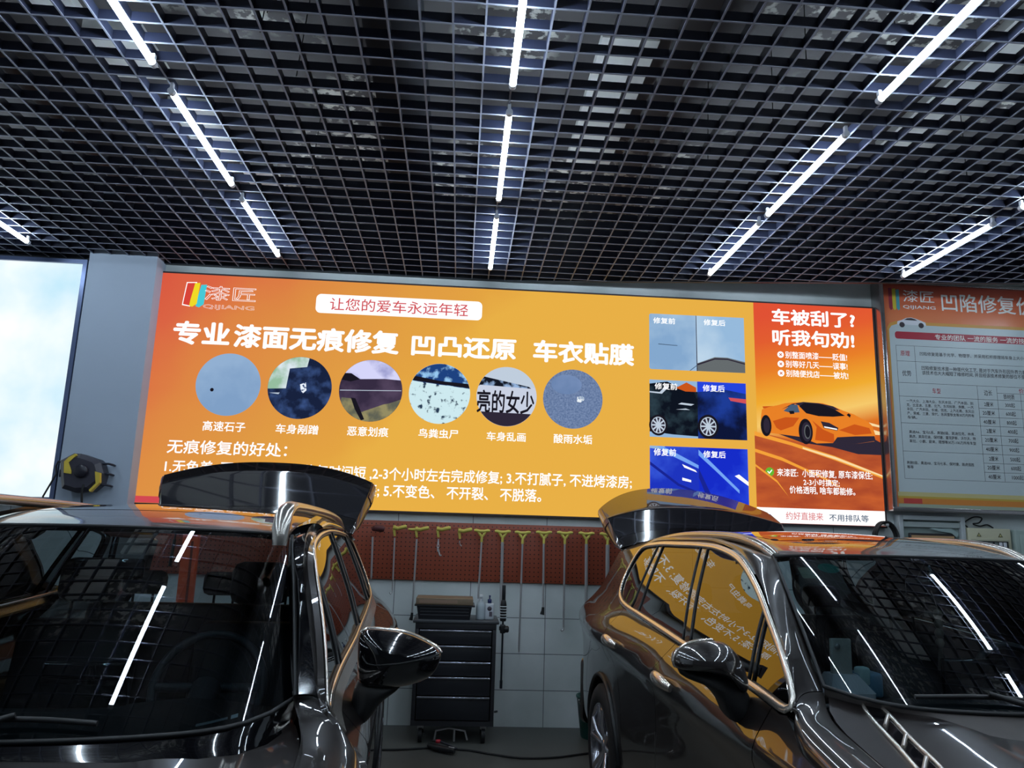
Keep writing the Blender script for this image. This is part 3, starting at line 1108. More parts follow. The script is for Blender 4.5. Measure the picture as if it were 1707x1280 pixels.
# ---------------------------------------------------------------- white light panel on the left
lp = thing('light_panel', 'large glowing white panel at the left edge beside the grey column', 'light panel', (-4.6, 6.56, 1.755))
pm = emit_noise('panel_glow', srgb(180, 226, 246), srgb(250, 255, 255), .9, .30, .6, 1.05)
pm.cycles.emission_sampling = 'AUTO'
MB().box(-5.95, -3.345, 6.57, WY, 1.755, 3.765).build('diffuser', pm, lp, True)
mb = MB()
for (a, b, c, d) in ((-5.98, -3.31, 1.725, 1.755), (-5.98, -3.31, 3.765, 3.80), (-5.98, -5.95, 1.755, 3.765), (-3.345, -3.31, 1.755, 3.765)):
    mb.box(a, b, 6.545, WY, c, d)
mb.build('frame', mat('panel_frame', srgb(96, 108, 140), .35, .5), lp, True)

# ---------------------------------------------------------------- price board
PB = 6.62
board = thing('price_board', 'framed price board with orange header and printed table, right of the orange billboard', 'sign', (4.5, PB, 1.90))
ink = mat('ink_dark', srgb(60, 52, 56), .6)
ink_red = mat('ink_red', srgb(176, 40, 58), .6)
ink_white = mat('ink_white', srgb(236, 232, 226), .6)
paper = mat('paper_white', srgb(186, 196, 198), .35)
bx0, bx1, bz0, bz1 = 3.862, 6.35, 1.905, 4.0
mb = MB().box(bx0, bx1, PB + .004, WY, bz0, bz1)
mb.build('backing', mat('board_grey', srgb(120, 120, 124), .5), board, True)


def board_print():
    m, nt, b = newmat('board_orange')
    b.inputs['Roughness'].default_value = .25
    tc = nt.nodes.new('ShaderNodeTexCoord'); sep = nt.nodes.new('ShaderNodeSeparateXYZ')
    nt.links.new(tc.outputs['Object'], sep.inputs[0])
    mr = nt.nodes.new('ShaderNodeMapRange'); mr.inputs[1].default_value = 1.75; mr.inputs[2].default_value = 2.1
    nt.links.new(sep.outputs['Z'], mr.inputs[0])
    r = nt.nodes.new('ShaderNodeValToRGB')
    r.color_ramp.elements[0].color = srgb(220, 128, 84); r.color_ramp.elements[1].color = srgb(206, 84, 66)
    nt.links.new(mr.outputs[0], r.inputs[0]); nt.links.new(r.outputs[0], b.inputs['Base Color'])
    return m


MB().box(bx0 + .01, bx1 - .01, PB, PB + .004, bz0 + .01, bz1 - .01).build('printed_face', board_print(), board, True)
mb = MB()
for (a, b, c, d) in ((bx0 - .03, bx0 + .012, bz0, bz1), (bx1 - .012, bx1 + .03, bz0, bz1), (bx0 - .03, bx1 + .03, bz0 - .03, bz0 + .010), (bx0 - .03, bx1 + .03, bz1 - .01, bz1 + .02)):
    mb.box(a, b, PB - .03, WY, c, d, .006)
mb.build('frame', mat('frame_silver', srgb(176, 172, 172), .25, .9), board, True)


def bflat(name, poly, m, lvl=1, parent=board):
    return poly_flat(name, poly, PB - .0008 * lvl + .0004, m, parent, .0008)


card = [(3.912, 2.05), (6.2, 2.05), (6.2, 3.60), (3.99, 3.60), (3.945, 3.585), (3.92, 3.55)]
bflat('card_edge', [(3.90, 2.05), (6.22, 2.05), (6.22, 3.63), (3.985, 3.63), (3.93, 3.61), (3.90, 3.56)], mat('print_gold', srgb(206, 150, 70), .4), 1)
bflat('table_card', card, paper, 2)
for z0, z1, m in ((2.013, 2.05, mat('stripe_cream', srgb(196, 184, 130), .4)), (1.995, 2.013, mat('stripe_gold', srgb(190, 160, 70), .4)), (1.945, 1.995, mat('stripe_orange', srgb(206, 130, 60), .4)), (1.916, 1.945, mat('stripe_grey', srgb(150, 160, 140), .4))):
    bflat('stripe', [(3.90, z0), (6.3, z0), (6.3, z1), (3.90, z1)], m, 2)
bflat('stripe', [(3.95, 1.948), (4.12, 1.948), (4.12, 1.992), (3.95, 1.992)], mat('stripe_red', srgb(190, 70, 64), .4), 3)
for i, m in enumerate((mat('bar_maroon', srgb(150, 50, 66), .4), mat('bar_yellow', srgb(206, 188, 60), .4), mat('bar_cyan', srgb(80, 160, 170), .4))):
    x = 3.935 + .036 * i
    bflat('logo_bar', [(x, 3.95 - .006 * i), (x + .032, 3.955 - .006 * i), (x + .032, 3.75), (x + .016, 3.735), (x, 3.76)], m, 2)
bflat('table_banner', rrect(3.972, 6.18, 3.462, 3.532, .025), mat('banner_red', srgb(168, 46, 62), .4), 3)
# the small white car
cb = bflat('car_picture', [(4.0, 3.60), (4.005, 3.63), (4.05, 3.645), (4.09, 3.665), (4.14, 3.672), (4.19, 3.66), (4.24, 3.642), (4.275, 3.628), (4.28, 3.60)], mat('print_car_white', srgb(214, 214, 220), .4), 3)
MB().prism([(4.07, 3.645), (4.10, 3.662), (4.14, 3.667), (4.18, 3.655), (4.20, 3.643)], PB - .0032, PB - .0026).build('picture_shape', ink, cb, True)
for cx in (4.047, 4.232):
    MB().prism(circle(cx, 3.598, .026, 20), PB - .0032, PB - .0026).build('picture_shape', ink, cb, True)
# table lines
mb = MB()


def line(x0, z0, x1, z1, w=.0028):
    if abs(x1 - x0) > abs(z1 - z0):
        mb.box(x0, x1, PB - .0022, PB - .0014, z0 - w / 2, z0 + w / 2)
    else:
        mb.box(x0 - w / 2, x0 + w / 2, PB - .0022, PB - .0014, min(z0, z1), max(z0, z1))


RZ = [3.398, 3.250, 3.047, 2.920, 2.672, 2.415, 2.168]
for z in RZ:
    line(3.974, z, 6.12 if z not in (2.920,) else 6.12, z)
line(3.974, RZ[0], 3.974, RZ[-1]); line(6.12, RZ[0], 6.12, RZ[-1]); line(4.151, RZ[0], 4.151, RZ[2])
for x in (4.726, 4.914):
    line(x, RZ[2], x, RZ[-1])
line(5.14, 2.985, 5.14, RZ[-1]); line(5.38, RZ[2], 5.38, RZ[-1])
line(4.914, 2.985, 5.38, 2.985)
for k in range(3):
    for j in (1, 2):
        z = RZ[3 + k] + (RZ[4 + k] - RZ[3 + k]) * j / 3
        line(4.726, z, 5.38, z)
mb.build('table_lines', ink, board, True)
BT = [('漆匠', 4.075, 4.378, 3.939, 3.824, 'hw'), ('QIJIANG', 4.068, 4.387, 3.791, 3.750, 'w'), ('凹陷修复价格表', 4.447, 5.74, 3.927, 3.748, 'w'),
      ('专业的团队 一流的服务 一流的技术', 4.357, 5.29, 3.521, 3.468, 'w'),
      ('原理', 4.012, 4.102, 3.348, 3.299, 'r'), ('凹陷修复是基于光学、物理学、并采用杠杆原理将车身上大小深浅不同的凹陷进行修复', 4.198, 5.62, 3.345, 3.309, 'k'),
      ('优势', 4.016, 4.103, 3.162, 3.109, 'k'), ('凹陷修复技术是一种现代化工艺, 是对于汽车外形因外界力量而造成产生的凹陷', 4.205, 5.52, 3.213, 3.172, 'k'),
      ('该技术也大大缩短了维修时间, 并且经该技术修复的部位不变形、不褪色, 不开裂', 4.206, 5.52, 3.168, 3.127, 'k'),
      ('车型', 4.292, 4.371, 3.006, 2.955, 'r'), ('边长', 4.787, 4.866, 3.011, 2.958, 'k'), ('价格', 5.127, 5.22, 3.038, 2.992, 'r'), ('铁材质', 4.972, 5.078, 2.978, 2.930, 'k')]
BT += [(s, 4.757 if len(s) > 3 else 4.779, 4.876 if len(s) > 3 else 4.868, z, z - .043, 'k') for s, z in
       (('2厘米', 2.898), ('20厘米', 2.817), ('40厘米', 2.734), ('2厘米', 2.651), ('20厘米', 2.568), ('40厘米', 2.483), ('2厘米', 2.397), ('20厘米', 2.316), ('40厘米', 2.233))]
BT += [(s, 4.981, 5.075 if len(s) < 5 else 5.091, z, z - .043, 'k') for s, z in
       (('300起', 2.898), ('600起', 2.817), ('800起', 2.734), ('400起', 2.651), ('700起', 2.568), ('900起', 2.483), ('500起', 2.397), ('600起', 2.316), ('1000起', 2.233))]
for lines, x0, x1, zt, dz in (
        (('一汽大众、上海大众、东风本田、广汽本田、别', '克、比亚迪、五菱、北汽、东风标致、奔腾、一汽', '丰田、广汽丰田、长城、领克、上汽名爵、东风日', '产、荣威、三菱、现代、东风雪铁龙等30万内所有', '车辆。'), 4.037, 4.673, 2.893, .038),
        (('奥迪A6、宝马5系、奔驰E级、凯迪拉克、林肯、', '路虎、英菲尼迪、保时捷、雷克萨斯、沃尔沃、特', '斯拉、小鹏、蔚来、理想等30万-100万所有车型'), 4.042, 4.668, 2.608, .042),
        (('奔驰S级、奥迪A8、宝马七系、保时捷、路虎揽胜', '等等'), 4.001, 4.633, 2.328, .040)):
    for i, s in enumerate(lines):
        w = (x1 - x0) if len(s) > 8 else (x1 - x0) * len(s) / 21.0
        BT.append((s, x0, x0 + w, zt - dz * i, zt - dz * i - .030, 'k'))
for (s, x0, x1, z1, z0, st) in BT:
    lettering('lettering', s, x0, x1, z1, z0, PB - .0034, {'w': ink_white, 'hw': ink_white, 'r': ink_red, 'k': ink}[st], board, .012 if st == 'w' else .004)
# ---------------------------------------------------------------- pegboard with hanging T-handle tools
def peg_material():
    m, nt, b = newmat('pegboard_red')
    b.inputs['Roughness'].default_value = .45
    tc = nt.nodes.new('ShaderNodeTexCoord')
    mp = nt.nodes.new('ShaderNodeMapping')
    mp.inputs['Scale'].default_value = (1 / .037, 0, 1 / .037)
    nt.links.new(tc.outputs['Object'], mp.inputs[0])
    fr = nt.nodes.new('ShaderNodeVectorMath'); fr.operation = 'FRACTION'
    nt.links.new(mp.outputs[0], fr.inputs[0])
    sb = nt.nodes.new('ShaderNodeVectorMath'); sb.operation = 'SUBTRACT'; sb.inputs[1].default_value = (.5, 0, .5)
    nt.links.new(fr.outputs[0], sb.inputs[0])
    ln = nt.nodes.new('ShaderNodeVectorMath'); ln.operation = 'LENGTH'
    nt.links.new(sb.outputs[0], ln.inputs[0])
    lt = nt.nodes.new('ShaderNodeMath'); lt.operation = 'LESS_THAN'; lt.inputs[1].default_value = .15
    nt.links.new(ln.outputs['Value'], lt.inputs[0])
    mix = nt.nodes.new('ShaderNodeMix'); mix.data_type = 'RGBA'
    nt.links.new(lt.outputs[0], mix.inputs[0])
    mix.inputs[6].default_value = srgb(146, 70, 48)
    mix.inputs[7].default_value = srgb(44, 20, 16)
    nt.links.new(mix.outputs[2], b.inputs['Base Color'])
    return m


peg = thing('pegboard', 'long reddish brown perforated tool board on the tiled wall under the billboard', 'pegboard', (-.5, 6.725, 1.165))
MB().box(-2.65, 1.78, 6.722, WY, 1.165, 1.655, .003).build('perforated_panel', peg_material(), peg, True)
MB().box(-2.65, 1.78, 6.719, 6.722, 1.606, 1.613).build('hanging_rail', mat('rail_red', srgb(150, 70, 50), .4), peg, True)

steel = mat('tool_steel', srgb(186, 184, 184), .38, .6)
yellow = mat('tool_yellow', srgb(206, 192, 92), .45)
blackp = mat('black_plastic', srgb(26, 27, 30), .4)
rubber = mat('black_rubber', srgb(20, 20, 22), .6)


def hand_tool(x, z, zb, turn, r, kind, label, dx=0.0):
    t = thing('hanging_tool', label, 'tool', (x, 6.662, z), 0, 'tools hanging on the red pegboard')
    rot = Matrix.Rotation(R(turn), 4, 'Z')
    if kind != 'dark':
        mb = MB()
        if turn:
            mb.tube([(-.012, .0, -.02), (-.008, -.01, .0), (.03, -.03, -.006), (.06, -.04, .004), (.088, -.05, .010), (.10, -.052, .012)], [.010, .015, .0165, .0165, .017, .012], 12)
            mb.tube([(-.006, .0, .02), (-.006, -.004, -.03), (0, 0, -.07)], [.011, .012, .010], 10)
            if kind == 'black':
                mb.tube([(-.075, .01, -.004), (-.04, .0, -.006), (0, -.01, -.002)], [.008, .011, .013], 10)
            mb.build('handle', yellow, t)
        g = [rot @ Vector(p) for p in ((-.068, 0, .004), (-.05, 0, .006), (-.02, 0, -.001), (.02, 0, -.001), (.05, 0, .006), (.068, 0, .004))]
        mb = MB()
        mb.tube(g, [.010, .014, .0135, .0135, .014, .010], 12)
        mb.tube([rot @ Vector(p) for p in ((-.034, 0, -.004), (-.014, 0, -.03), (0, 0, -.05))], [.010, .012, .010], 8)
        mb.tube([rot @ Vector(p) for p in ((.034, 0, -.004), (.014, 0, -.03), (0, 0, -.05))], [.010, .012, .010], 8)
        mb.cyl((0, 0, -.03), (0, 0, -.092), .0115, 12)
        if not turn:
            mb.build('handle', yellow, t)
    else:
        mb = MB()
        mb.tube([(.0, 0, -.02), (.03, -.03, -.01), (.08, -.05, -.015), (.10, -.05, -.02)], [.018, .028, .03, .02], 12)
        mb.build('handle', mat('dull_maroon', srgb(84, 42, 44), .6), t)
    L = z - zb
    r *= 1.35
    if kind == 'chain':
        mb = MB()
        for k in range(3):
            c = -.115 - .028 * k
            mb.tube([(.008 * math.cos(a) * (1 if k % 2 else .5), .004 * math.sin(a), c + .018 * math.sin(a)) for a in [2 * pi * i / 12 for i in range(12)]], .0035, 6, False, True)
        mb.tube([(0, 0, -.085), (.0, 0, -.105)], .006, 8)
        mb.build('link', steel, t)
        MB().tube([(.004, 0, -.17), (.014, 0, -L + .012), (.022, -.004, -L), (.034, -.004, -L + .004)], .007, 8).build('rod', steel, t)
    elif kind == 'hook':
        MB().tube([(0, 0, -.085), (-.004, 0, -.10), (.004, -.004, -.115), (-.002, 0, -L + .03), (.004, 0, -L + .01), (.016, -.004, -L)], .005, 8).build('hook', steel, t)
    else:
        pts = [(0, 0, -.085), (dx * .4, 0, -L * .5), (dx, 0, -L + .03)]
        MB().tube(pts, r, 10).build('rod', steel, t)
        if kind == 'ball':
            MB().tube([(dx, 0, -L + .03), (dx - .002, -.004, -L + .01), (dx - .016, -.006, -L), (dx - .022, -.004, -L + .012)], r * .9, 8).build('tip', steel, t)
        elif kind == 'black':
            MB().tube([(dx, 0, -L + .06), (dx - .002, 0, -L + .03), (dx - .008, 0, -L)], [r * 1.2, r * 1.4, r * 2], 8).build('tip', rubber, t)
        else:
            MB().tube([(dx, 0, -L + .03), (dx, 0, -L)], [r, r * .5], 8).build('tip', steel, t)
    # the peg it hangs from
    MB().cyl((0, .0, -.012), (0, .056, -.012), .004, 8).build('peg', steel, t)
    return t


HT = [(-.72, 1.60, 1.16, 0, .006, 'dark', 'double thin rod with dull maroon grip, leftmost on the red pegboard', .01),
      (-.535, 1.597, 1.052, 38, .005, 'ball', 'yellow-handled thin rod ending in a small hook, second from the left on the pegboard', .008),
      (-.348, 1.592, .845, 30, .006, 'black', 'yellow-handled long rod with black tip ending left of the tool cabinet top', -.006),
      (-.165, 1.598, 1.375, 42, .005, 'chain', 'yellow-handled short tool with linked shank and bent steel foot', 0),
      (.018, 1.590, 1.46, 42, .005, 'hook', 'shortest yellow-handled tool with only a small steel hook', 0),
      (.204, 1.590, 1.03, 0, .006, 'plain', 'yellow T-handle rod ending behind the clear spray bottle', -.012),
      (.382, 1.588, .93, 0, .010, 'plain', 'yellow T-handle thick rod straight above the dotted black lamp', .006),
      (.555, 1.586, .605, 0, .006, 'plain', 'yellow T-handle rod reaching lowest, first right of the cabinet', -.006),
      (.738, 1.592, .915, 0, .007, 'black', 'yellow T-handle bright rod with a dark leaning tail', .006),
      (.920, 1.594, .785, 0, .006, 'ball', 'yellow T-handle rod with small round tip, third from the right', .0),
      (1.107, 1.594, .65, 0, .010, 'plain', 'yellow T-handle thick long rod second from the right', .008),
      (1.292, 1.594, 1.06, 0, .013, 'plain', 'yellow T-handle thickest rod beside the right car, rightmost on the pegboard', .0)]
for (x, z, zb, turn, r, kind, lab, dx) in HT:
    hand_tool(x, z, zb, turn, r, kind, lab, dx)

# orange upright by the wall, seen through the left car
post = thing('steel_post', 'orange steel upright standing at the pegboard, seen through the left car windscreen', 'post', (-2.16, 6.5, 0))
MB().box(-.062, .062, -.03, .03, .012, 1.5, .006).build('upright', mat('post_orange', srgb(222, 86, 40), .45), post)
MB().box(.012, .03, -.034, -.028, .2, 1.44).build('slot_strip', mat('post_slot', srgb(120, 44, 24), .6), post)
MB().box(-.12, .12, -.10, .10, 0, .012).build('base_plate', mat('post_orange', srgb(222, 86, 40), .45), post)

# ---------------------------------------------------------------- tool cabinet
cabm = mat('cabinet_grey', srgb(42, 42, 46), .4)
cabd = mat('cabinet_dark', srgb(33, 34, 39), .4)
alu = mat('pull_aluminium', srgb(190, 194, 204), .25, .9)
cab = thing('tool_cabinet', 'dark grey roller tool cabinet with five drawers standing against the tiled wall', 'tool cabinet', (.016, 6.2, 0))
mb = MB().box(-.315, -.285, .006, .42, .135, .88, .004).box(.285, .315, .006, .42, .135, .88, .004)
mb.box(-.315, .315, .40, .42, .135, .88).box(-.30, .30, .02, .41, .135, .16).box(-.315, .315, .0, .03, .835, .88, .004).box(-.315, .315, .0, .02, .13, .165)
mb.build('body', cabm, cab)
MB().box(-.335, .335, -.012, .43, .878, .902, .006).build('worktop', mat('cabinet_top', srgb(66, 68, 72), .4), cab)
for z1, z0 in ((.832, .722), (.716, .604), (.598, .492), (.486, .350), (.344, .172)):
    d = MB().box(-.278, .278, -.004, .38, z0, z1 - .014, .003).build('drawer', cabd, cab)
    MB().box(-.278, .278, -.018, .002, z1 - .016, z1 - .003, .003).build('pull', alu, d)
for cx in (-.24, .24):
    for cy in (.06, .36):
        c = MB().tube([(cx - .014, cy, .055), (cx + .014, cy, .055)], .055, 18).build('caster', rubber, cab)
        MB().box(cx - .024, cx + .024, cy - .02, cy + .03, .10, .135).build('fork', steel, c)
mb = MB().tube([(-.13, .05, .02), (-.12, .05, .085), (-.02, .05, .105), (.10, .05, .085), (.12, .05, .02)], .008, 8).tube([(.02, .05, .10), (.02, .05, .01)], .008, 8)
mb.build('stand', steel, cab)
MB().cyl((.318, .03, .23), (.345, .03, .235), .008, 8).build('lock_knob', blackp, cab)

tray = thing('tool_tray', 'black flared tray on the left of the tool cabinet top, under a brown board', 'tray', (-.08, 6.33, .902))
mb = MB()
v = [(-.20, -.09, 0), (.20, -.09, 0), (.20, .13, 0), (-.20, .13, 0), (-.22, -.10, .11), (.215, -.10, .11), (.215, .15, .11), (-.22, .15, .11)]
mb.add(v, [[0, 3, 2, 1], [0, 1, 5, 4], [1, 2, 6, 5], [2, 3, 7, 6], [3, 0, 4, 7], [4, 5, 6, 7]])
mb.build('body', mat('tray_black', srgb(28, 29, 34), .4), tray)
MB().box(-.235, .238, -.11, .16, .098, .112, .004).build('rim', mat('tray_rim', srgb(64, 64, 70), .4), tray)
for z in (.03, .055, .08):
    MB().box(-.19, .19, -.098, -.088, z, z + .006).build('rib', mat('tray_rim', srgb(64, 64, 70), .4), tray)
bd = thing('wooden_board', 'flat brown wooden board lying on the black tray on the cabinet', 'board', (-.08, 6.33, 1.014))
MB().box(-.225, .222, -.12, .16, 0, .05, .004).build('board', mat('board_brown', srgb(122, 104, 84), .6, noise=.15, nscale=20), bd)
MB().box(-.20, .10, -.1205, -.119, .012, .038).build('label_patch', mat('board_patch', srgb(142, 116, 98), .6), bd)

clearp = glass('bottle_clear', (.82, .88, .9, 1), 1.4)
sb = thing('spray_bottle', 'clear spray bottle with white trigger head on the cabinet beside the brown board', 'bottle', (.205, 6.30, .902))
MB().lathe([(0, 0), (.034, 0), (.036, .01), (.036, .10), (.030, .125), (.014, .145), (.014, .155), (0, .155)], n=24).build('bottle', mat('bottle_milky', srgb(176, 186, 192), .2), sb)
mb = MB().box(-.014, .014, -.03, .016, .165, .19, .004).cyl((0, 0, .152), (0, 0, .17), .014, 14).cyl((0, -.03, .18), (0, -.045, .18), .006, 10)
mb.tube([(0, -.02, .168), (0, -.034, .15), (0, -.03, .135)], .004, 6)
mb.build('trigger_head', mat('trigger_white', srgb(206, 210, 214), .35), sb)
pb = thing('pump_bottle', 'white pump bottle with dark blue pump standing right of the spray bottle', 'bottle', (.275, 6.31, .902))
mb = MB().box(-.036, .036, -.024, .024, 0, .125, .01)
mb.build('bottle', mat('bottle_white', srgb(196, 200, 206), .3), pb)
mb = MB().lathe([(0, .125), (.016, .125), (.016, .155), (.006, .158), (.006, .178), (0, .178)], n=18).box(-.007, .007, -.03, .008, .176, .188, .003)
mb.build('pump', mat('pump_blue', srgb(28, 44, 96), .35), pb)
mb = MB().lathe([(.0, 0), (.018, 0), (.018, .001), (0, .001)], (0, -.0246, .085), 20, 'Y')
mb.box(-.002, .022, -.0252, -.0242, .025, .062, 0)
mb.build('label', mat('label_dark', srgb(84, 76, 86), .5), pb)

# dotted lamp clamped to the cabinet corner
il = thing('inspection_lamp', 'black rod lamp with rows of white dots clamped upright at the right cabinet corner', 'lamp', (.382, 6.235, .40))
MB().box(-.014, .014, -.014, .014, .66, .775, .004).build('grip', blackp, il)
MB().lathe([(0, .50), (.022, .50), (.025, .51), (.025, .625), (.019, .655), (.012, .665), (0, .665)], n=20).build('head', blackp, il)
for q in range(5):
    mb = MB()
    for k in range(7):
        a = R(-90 + (k - 3) * 22)
        c = (.0255 * math.cos(a), .0255 * math.sin(a), .528 + .021 * q)
        mb.lathe([(0, -.004), (.0035, -.0025), (.0045, 0), (.0035, .0025), (0, .004)], c, 8)
    mb.build('dot_row', mat('dot_white', srgb(214, 218, 222), .3), il)
mb = MB().cyl((0, 0, .505), (0, 0, .05), .0075, 10).cyl((0, 0, .06), (0, 0, .0), .011, 10)
mb.build('pole', mat('pole_dark', srgb(44, 47, 54), .35, .5), il)
mb = MB().lathe([(0, -.02), (.022, -.02), (.026, -.01), (.026, .012), (.018, .02), (0, .02)], (.028, 0, .44), 16, 'X').box(-.022, .02, -.02, .02, .41, .475, .006).box(-.028, .0, .0, .03, .43, .46)
mb.build('clamp', blackp, il)

# ---------------------------------------------------------------- floor things
cable = MB().tube(curve_through([(-.95, 6.02, .008), (-.6, 6.0, .008), (-.35, 6.02, .008), (-.12, 6.075, .010), (-.02, 6.10, .008), (.06, 6.04, .008), (.14, 6.02, .008), (.32, 5.92, .008), (.52, 5.84, .008), (.75, 5.86, .008), (1.0, 5.97, .008), (1.5, 6.2, .008)], 90), .0075, 8)
o = cable.build('floor_cable', rubber)
tag(o, 'black cable running across the floor between the two cars', 'cable')
gt = thing('hand_clamp', 'black grip tool with a red button lying on the floor cable', 'tool', (-.05, 5.97, 0))
mb = MB().tube([(-.10, .09, .03), (-.05, .03, .032), (.02, -.02, .03), (.09, -.06, .028)], [.014, .022, .024, .018], 12)
mb.build('grip', blackp, gt)
MB().tube([(-.075, .095, .06), (-.02, .05, .066), (.05, .02, .05), (.11, -.01, .03)], [.007, .010, .009, .008], 8).build('lever', mat('dark_grip', srgb(40, 40, 46), .35), gt)
MB().lathe([(0, 0), (.02, 0), (.018, .018), (0, .022)], (-.03, .05, .058), 14).build('button', mat('button_red', srgb(178, 40, 54), .4), gt)
MB().tube([(.05, -.035, .05), (.09, -.055, .047)], [.006, .006], 8).build('jaw', steel, gt)
bk = thing('bucket', 'dark green bucket on the floor behind the rear wheel of the right car', 'bucket', (1.185, 6.47, 0))
MB().lathe([(0, 0), (.135, 0), (.14, .01), (.172, .30), (.178, .30), (.178, .315), (.165, .315), (.135, .02), (0, .018)], n=32).build('body', mat('bucket_green', srgb(18, 74, 66), .4), bk)
MB().tube([(.172 * math.cos(a), .172 * math.sin(a) * .4 - .10, .30 - .09 * math.sin(a)) for a in [pi * i / 14 for i in range(15)]], .004, 6).build('bail', steel, bk)

# ---------------------------------------------------------------- reel on the column
reel = thing('hose_reel', 'black eight-sided drum with yellow corner strips mounted on the grey column', 'reel', (-3.05, 6.55, 1.74))
oct_ = [(-3.234, 2.052), (-3.179, 2.088), (-3.128, 2.118), (-3.073, 2.117), (-2.929, 2.074), (-2.898, 2.047), (-2.862, 1.957), (-2.875, 1.867), (-2.948, 1.797), (-3.072, 1.784), (-3.191, 1.817), (-3.212, 1.911)]
cxo, czo = -3.05, 1.95
loc = lambda pts, s=1.0: [(cxo + (x - cxo) * s, czo + (z - czo) * s) for x, z in pts]
mb = MB().prism(loc(oct_, .94), 6.40, 6.50)
mb.build('drum', mat('reel_black', srgb(40, 42, 52), .45), reel, True)
mb = MB()
n = len(oct_)
vs = [(x, 6.40, z) for x, z in loc(oct_, .94)] + [(x, 6.368, z) for x, z in loc(oct_, .72)]
mb.add(vs, [[i, (i + 1) % n, n + (i + 1) % n, n + i] for i in range(n)])
mb.add(vs[n:], [list(range(n))])
mb.build('front_cover', mat('reel_cover', srgb(52, 50, 60), .4), reel, True)
yl = mat('reel_yellow', srgb(206, 180, 66), .45)
MB().prism([(-3.098, 2.102), (-3.144, 2.072), (-3.175, 2.037), (-3.165, 1.947), (-3.107, 1.94), (-3.11, 1.965), (-3.14, 2.03), (-3.087, 2.090)], 6.36, 6.402).build('corner_strip', yl, reel, True)
MB().prism([(-2.926, 1.966), (-2.886, 1.956), (-2.882, 1.878), (-2.943, 1.803), (-2.955, 1.817), (-2.908, 1.872)], 6.36, 6.402).build('corner_strip', yl, reel, True)
MB().lathe([(0, 0), (.045, 0), (.055, .012), (.05, .02), (.03, .03), (0, .03)], (-3.03, 6.338, 1.965), 24, 'Y').build('hub', mat('reel_hub', srgb(30, 28, 38), .35), reel, True)
mb = MB()
for z in (1.86, 1.95, 2.03):
    mb.tube([(-2.95, 6.44, z), (-2.86, 6.43, z + .005), (-2.84, 6.47, z), (-2.86, 6.55, z)], .009, 8)
mb.box(-3.27, -2.99, 6.50, 6.55, 1.92, 1.98)
mb.build('bracket', mat('bracket_dark', srgb(44, 48, 60), .4, .5), reel, True)
MB().tube([(-3.21, 6.43, 2.03), (-3.25, 6.42, 2.04), (-3.262, 6.42, 2.0), (-3.25, 6.42, 1.94), (-3.262, 6.41, 1.90), (-3.318, 6.40, 1.757), (-3.33, 6.42, 1.2)], .0075, 8).build('hose', rubber, reel, True)
MB().tube([(-3.004, 6.37, 1.86), (-3.005, 6.36, 1.80), (-3.002, 6.38, 1.70), (-3.0, 6.40, 1.2)], .009, 8).build('hose', rubber, reel, True)

# ---------------------------------------------------------------- electrics under the price board
beige = mat('box_beige', srgb(186, 182, 156), .5)
greyb = mat('box_frame', srgb(170, 176, 178), .4)
b1 = thing('meter_box', 'grey framed wall box with tan plaque below the left end of the price board', 'electrical box', (4.2, 6.745, 1.0))
mb = MB()
for (a, b, c, d) in ((3.915, 3.955, 1.0, 1.845), (4.49, 4.53, 1.0, 1.845), (3.955, 4.49, 1.805, 1.845), (3.955, 4.49, 1.0, 1.05)):
    mb.box(a, b, 6.655, WY, c, d, .004)
mb.build('frame', greyb, b1, True)
MB().box(3.955, 4.49, 6.70, WY, 1.05, 1.805).build('back_panel', mat('meter_panel', srgb(132, 146, 142), .5), b1, True)
MB().box(3.96, 4.485, 6.675, 6.70, 1.745, 1.79).build('inner_strip', mat('meter_strip', srgb(168, 178, 176), .5), b1, True)
pl = MB().box(4.015, 4.44, 6.672, 6.70, 1.40, 1.692, .008).build('plaque', mat('plaque_black', srgb(34, 30, 32), .4), b1, True)
MB().box(4.03, 4.425, 6.669, 6.672, 1.415, 1.672).build('plaque_face', mat('plaque_tan', srgb(176, 140, 100), .5), pl, True)
MB().prism([(4.20, 1.73), (4.23, 1.742), (4.30, 1.735), (4.40, 1.742), (4.47, 1.70), (4.45, 1.66), (4.40, 1.70), (4.28, 1.715)], 6.668, 6.672).build('torn_sheet', mat('torn_film', srgb(150, 168, 166), .4), b1, True)
b2 = thing('distribution_box', 'beige breaker box with two warning triangles, right of the framed wall box', 'electrical box', (4.72, 6.745, 1.2))
MB().box(4.545, 4.94, 6.645, WY, 1.2, 1.75, .006).build('body', beige, b2, True)
MB().box(4.562, 4.92, 6.640, 6.646, 1.56, 1.655, .002).build('window_frame', mat('box_trim', srgb(166, 164, 142), .5), b2, True)
w = MB().box(4.572, 4.905, 6.637, 6.641, 1.57, 1.64).build('breaker_window', blackp, b2, True)
for x, c in ((4.60, 'k'), (4.66, 'g'), (4.70, 'g'), (4.74, 'g'), (4.79, 'g'), (4.83, 'w'), (4.87, 'w')):
    MB().box(x - .014, x + .014, 6.630, 6.638, 1.578, 1.63, .002).build('breaker', mat('breaker_' + c, {'k': srgb(40, 44, 44), 'g': srgb(96, 104, 100), 'w': srgb(204, 206, 214)}[c], .4), w, True)
for x in (4.64, 4.84):
    t = MB().prism([(x - .022, 1.676), (x + .022, 1.676), (x, 1.712)], 6.642, 6.646).build('warning_triangle', mat('warn_dark', srgb(96, 92, 70), .5), b2, True)
    MB().prism([(x - .011, 1.682), (x + .011, 1.682), (x, 1.70)], 6.640, 6.643).build('triangle_face', mat('warn_yellow', srgb(190, 180, 120), .5), t, True)
MB().box(4.57, 4.90, 6.638, 6.645, 1.40, 1.53, .003).build('lower_cover', beige, b2, True)
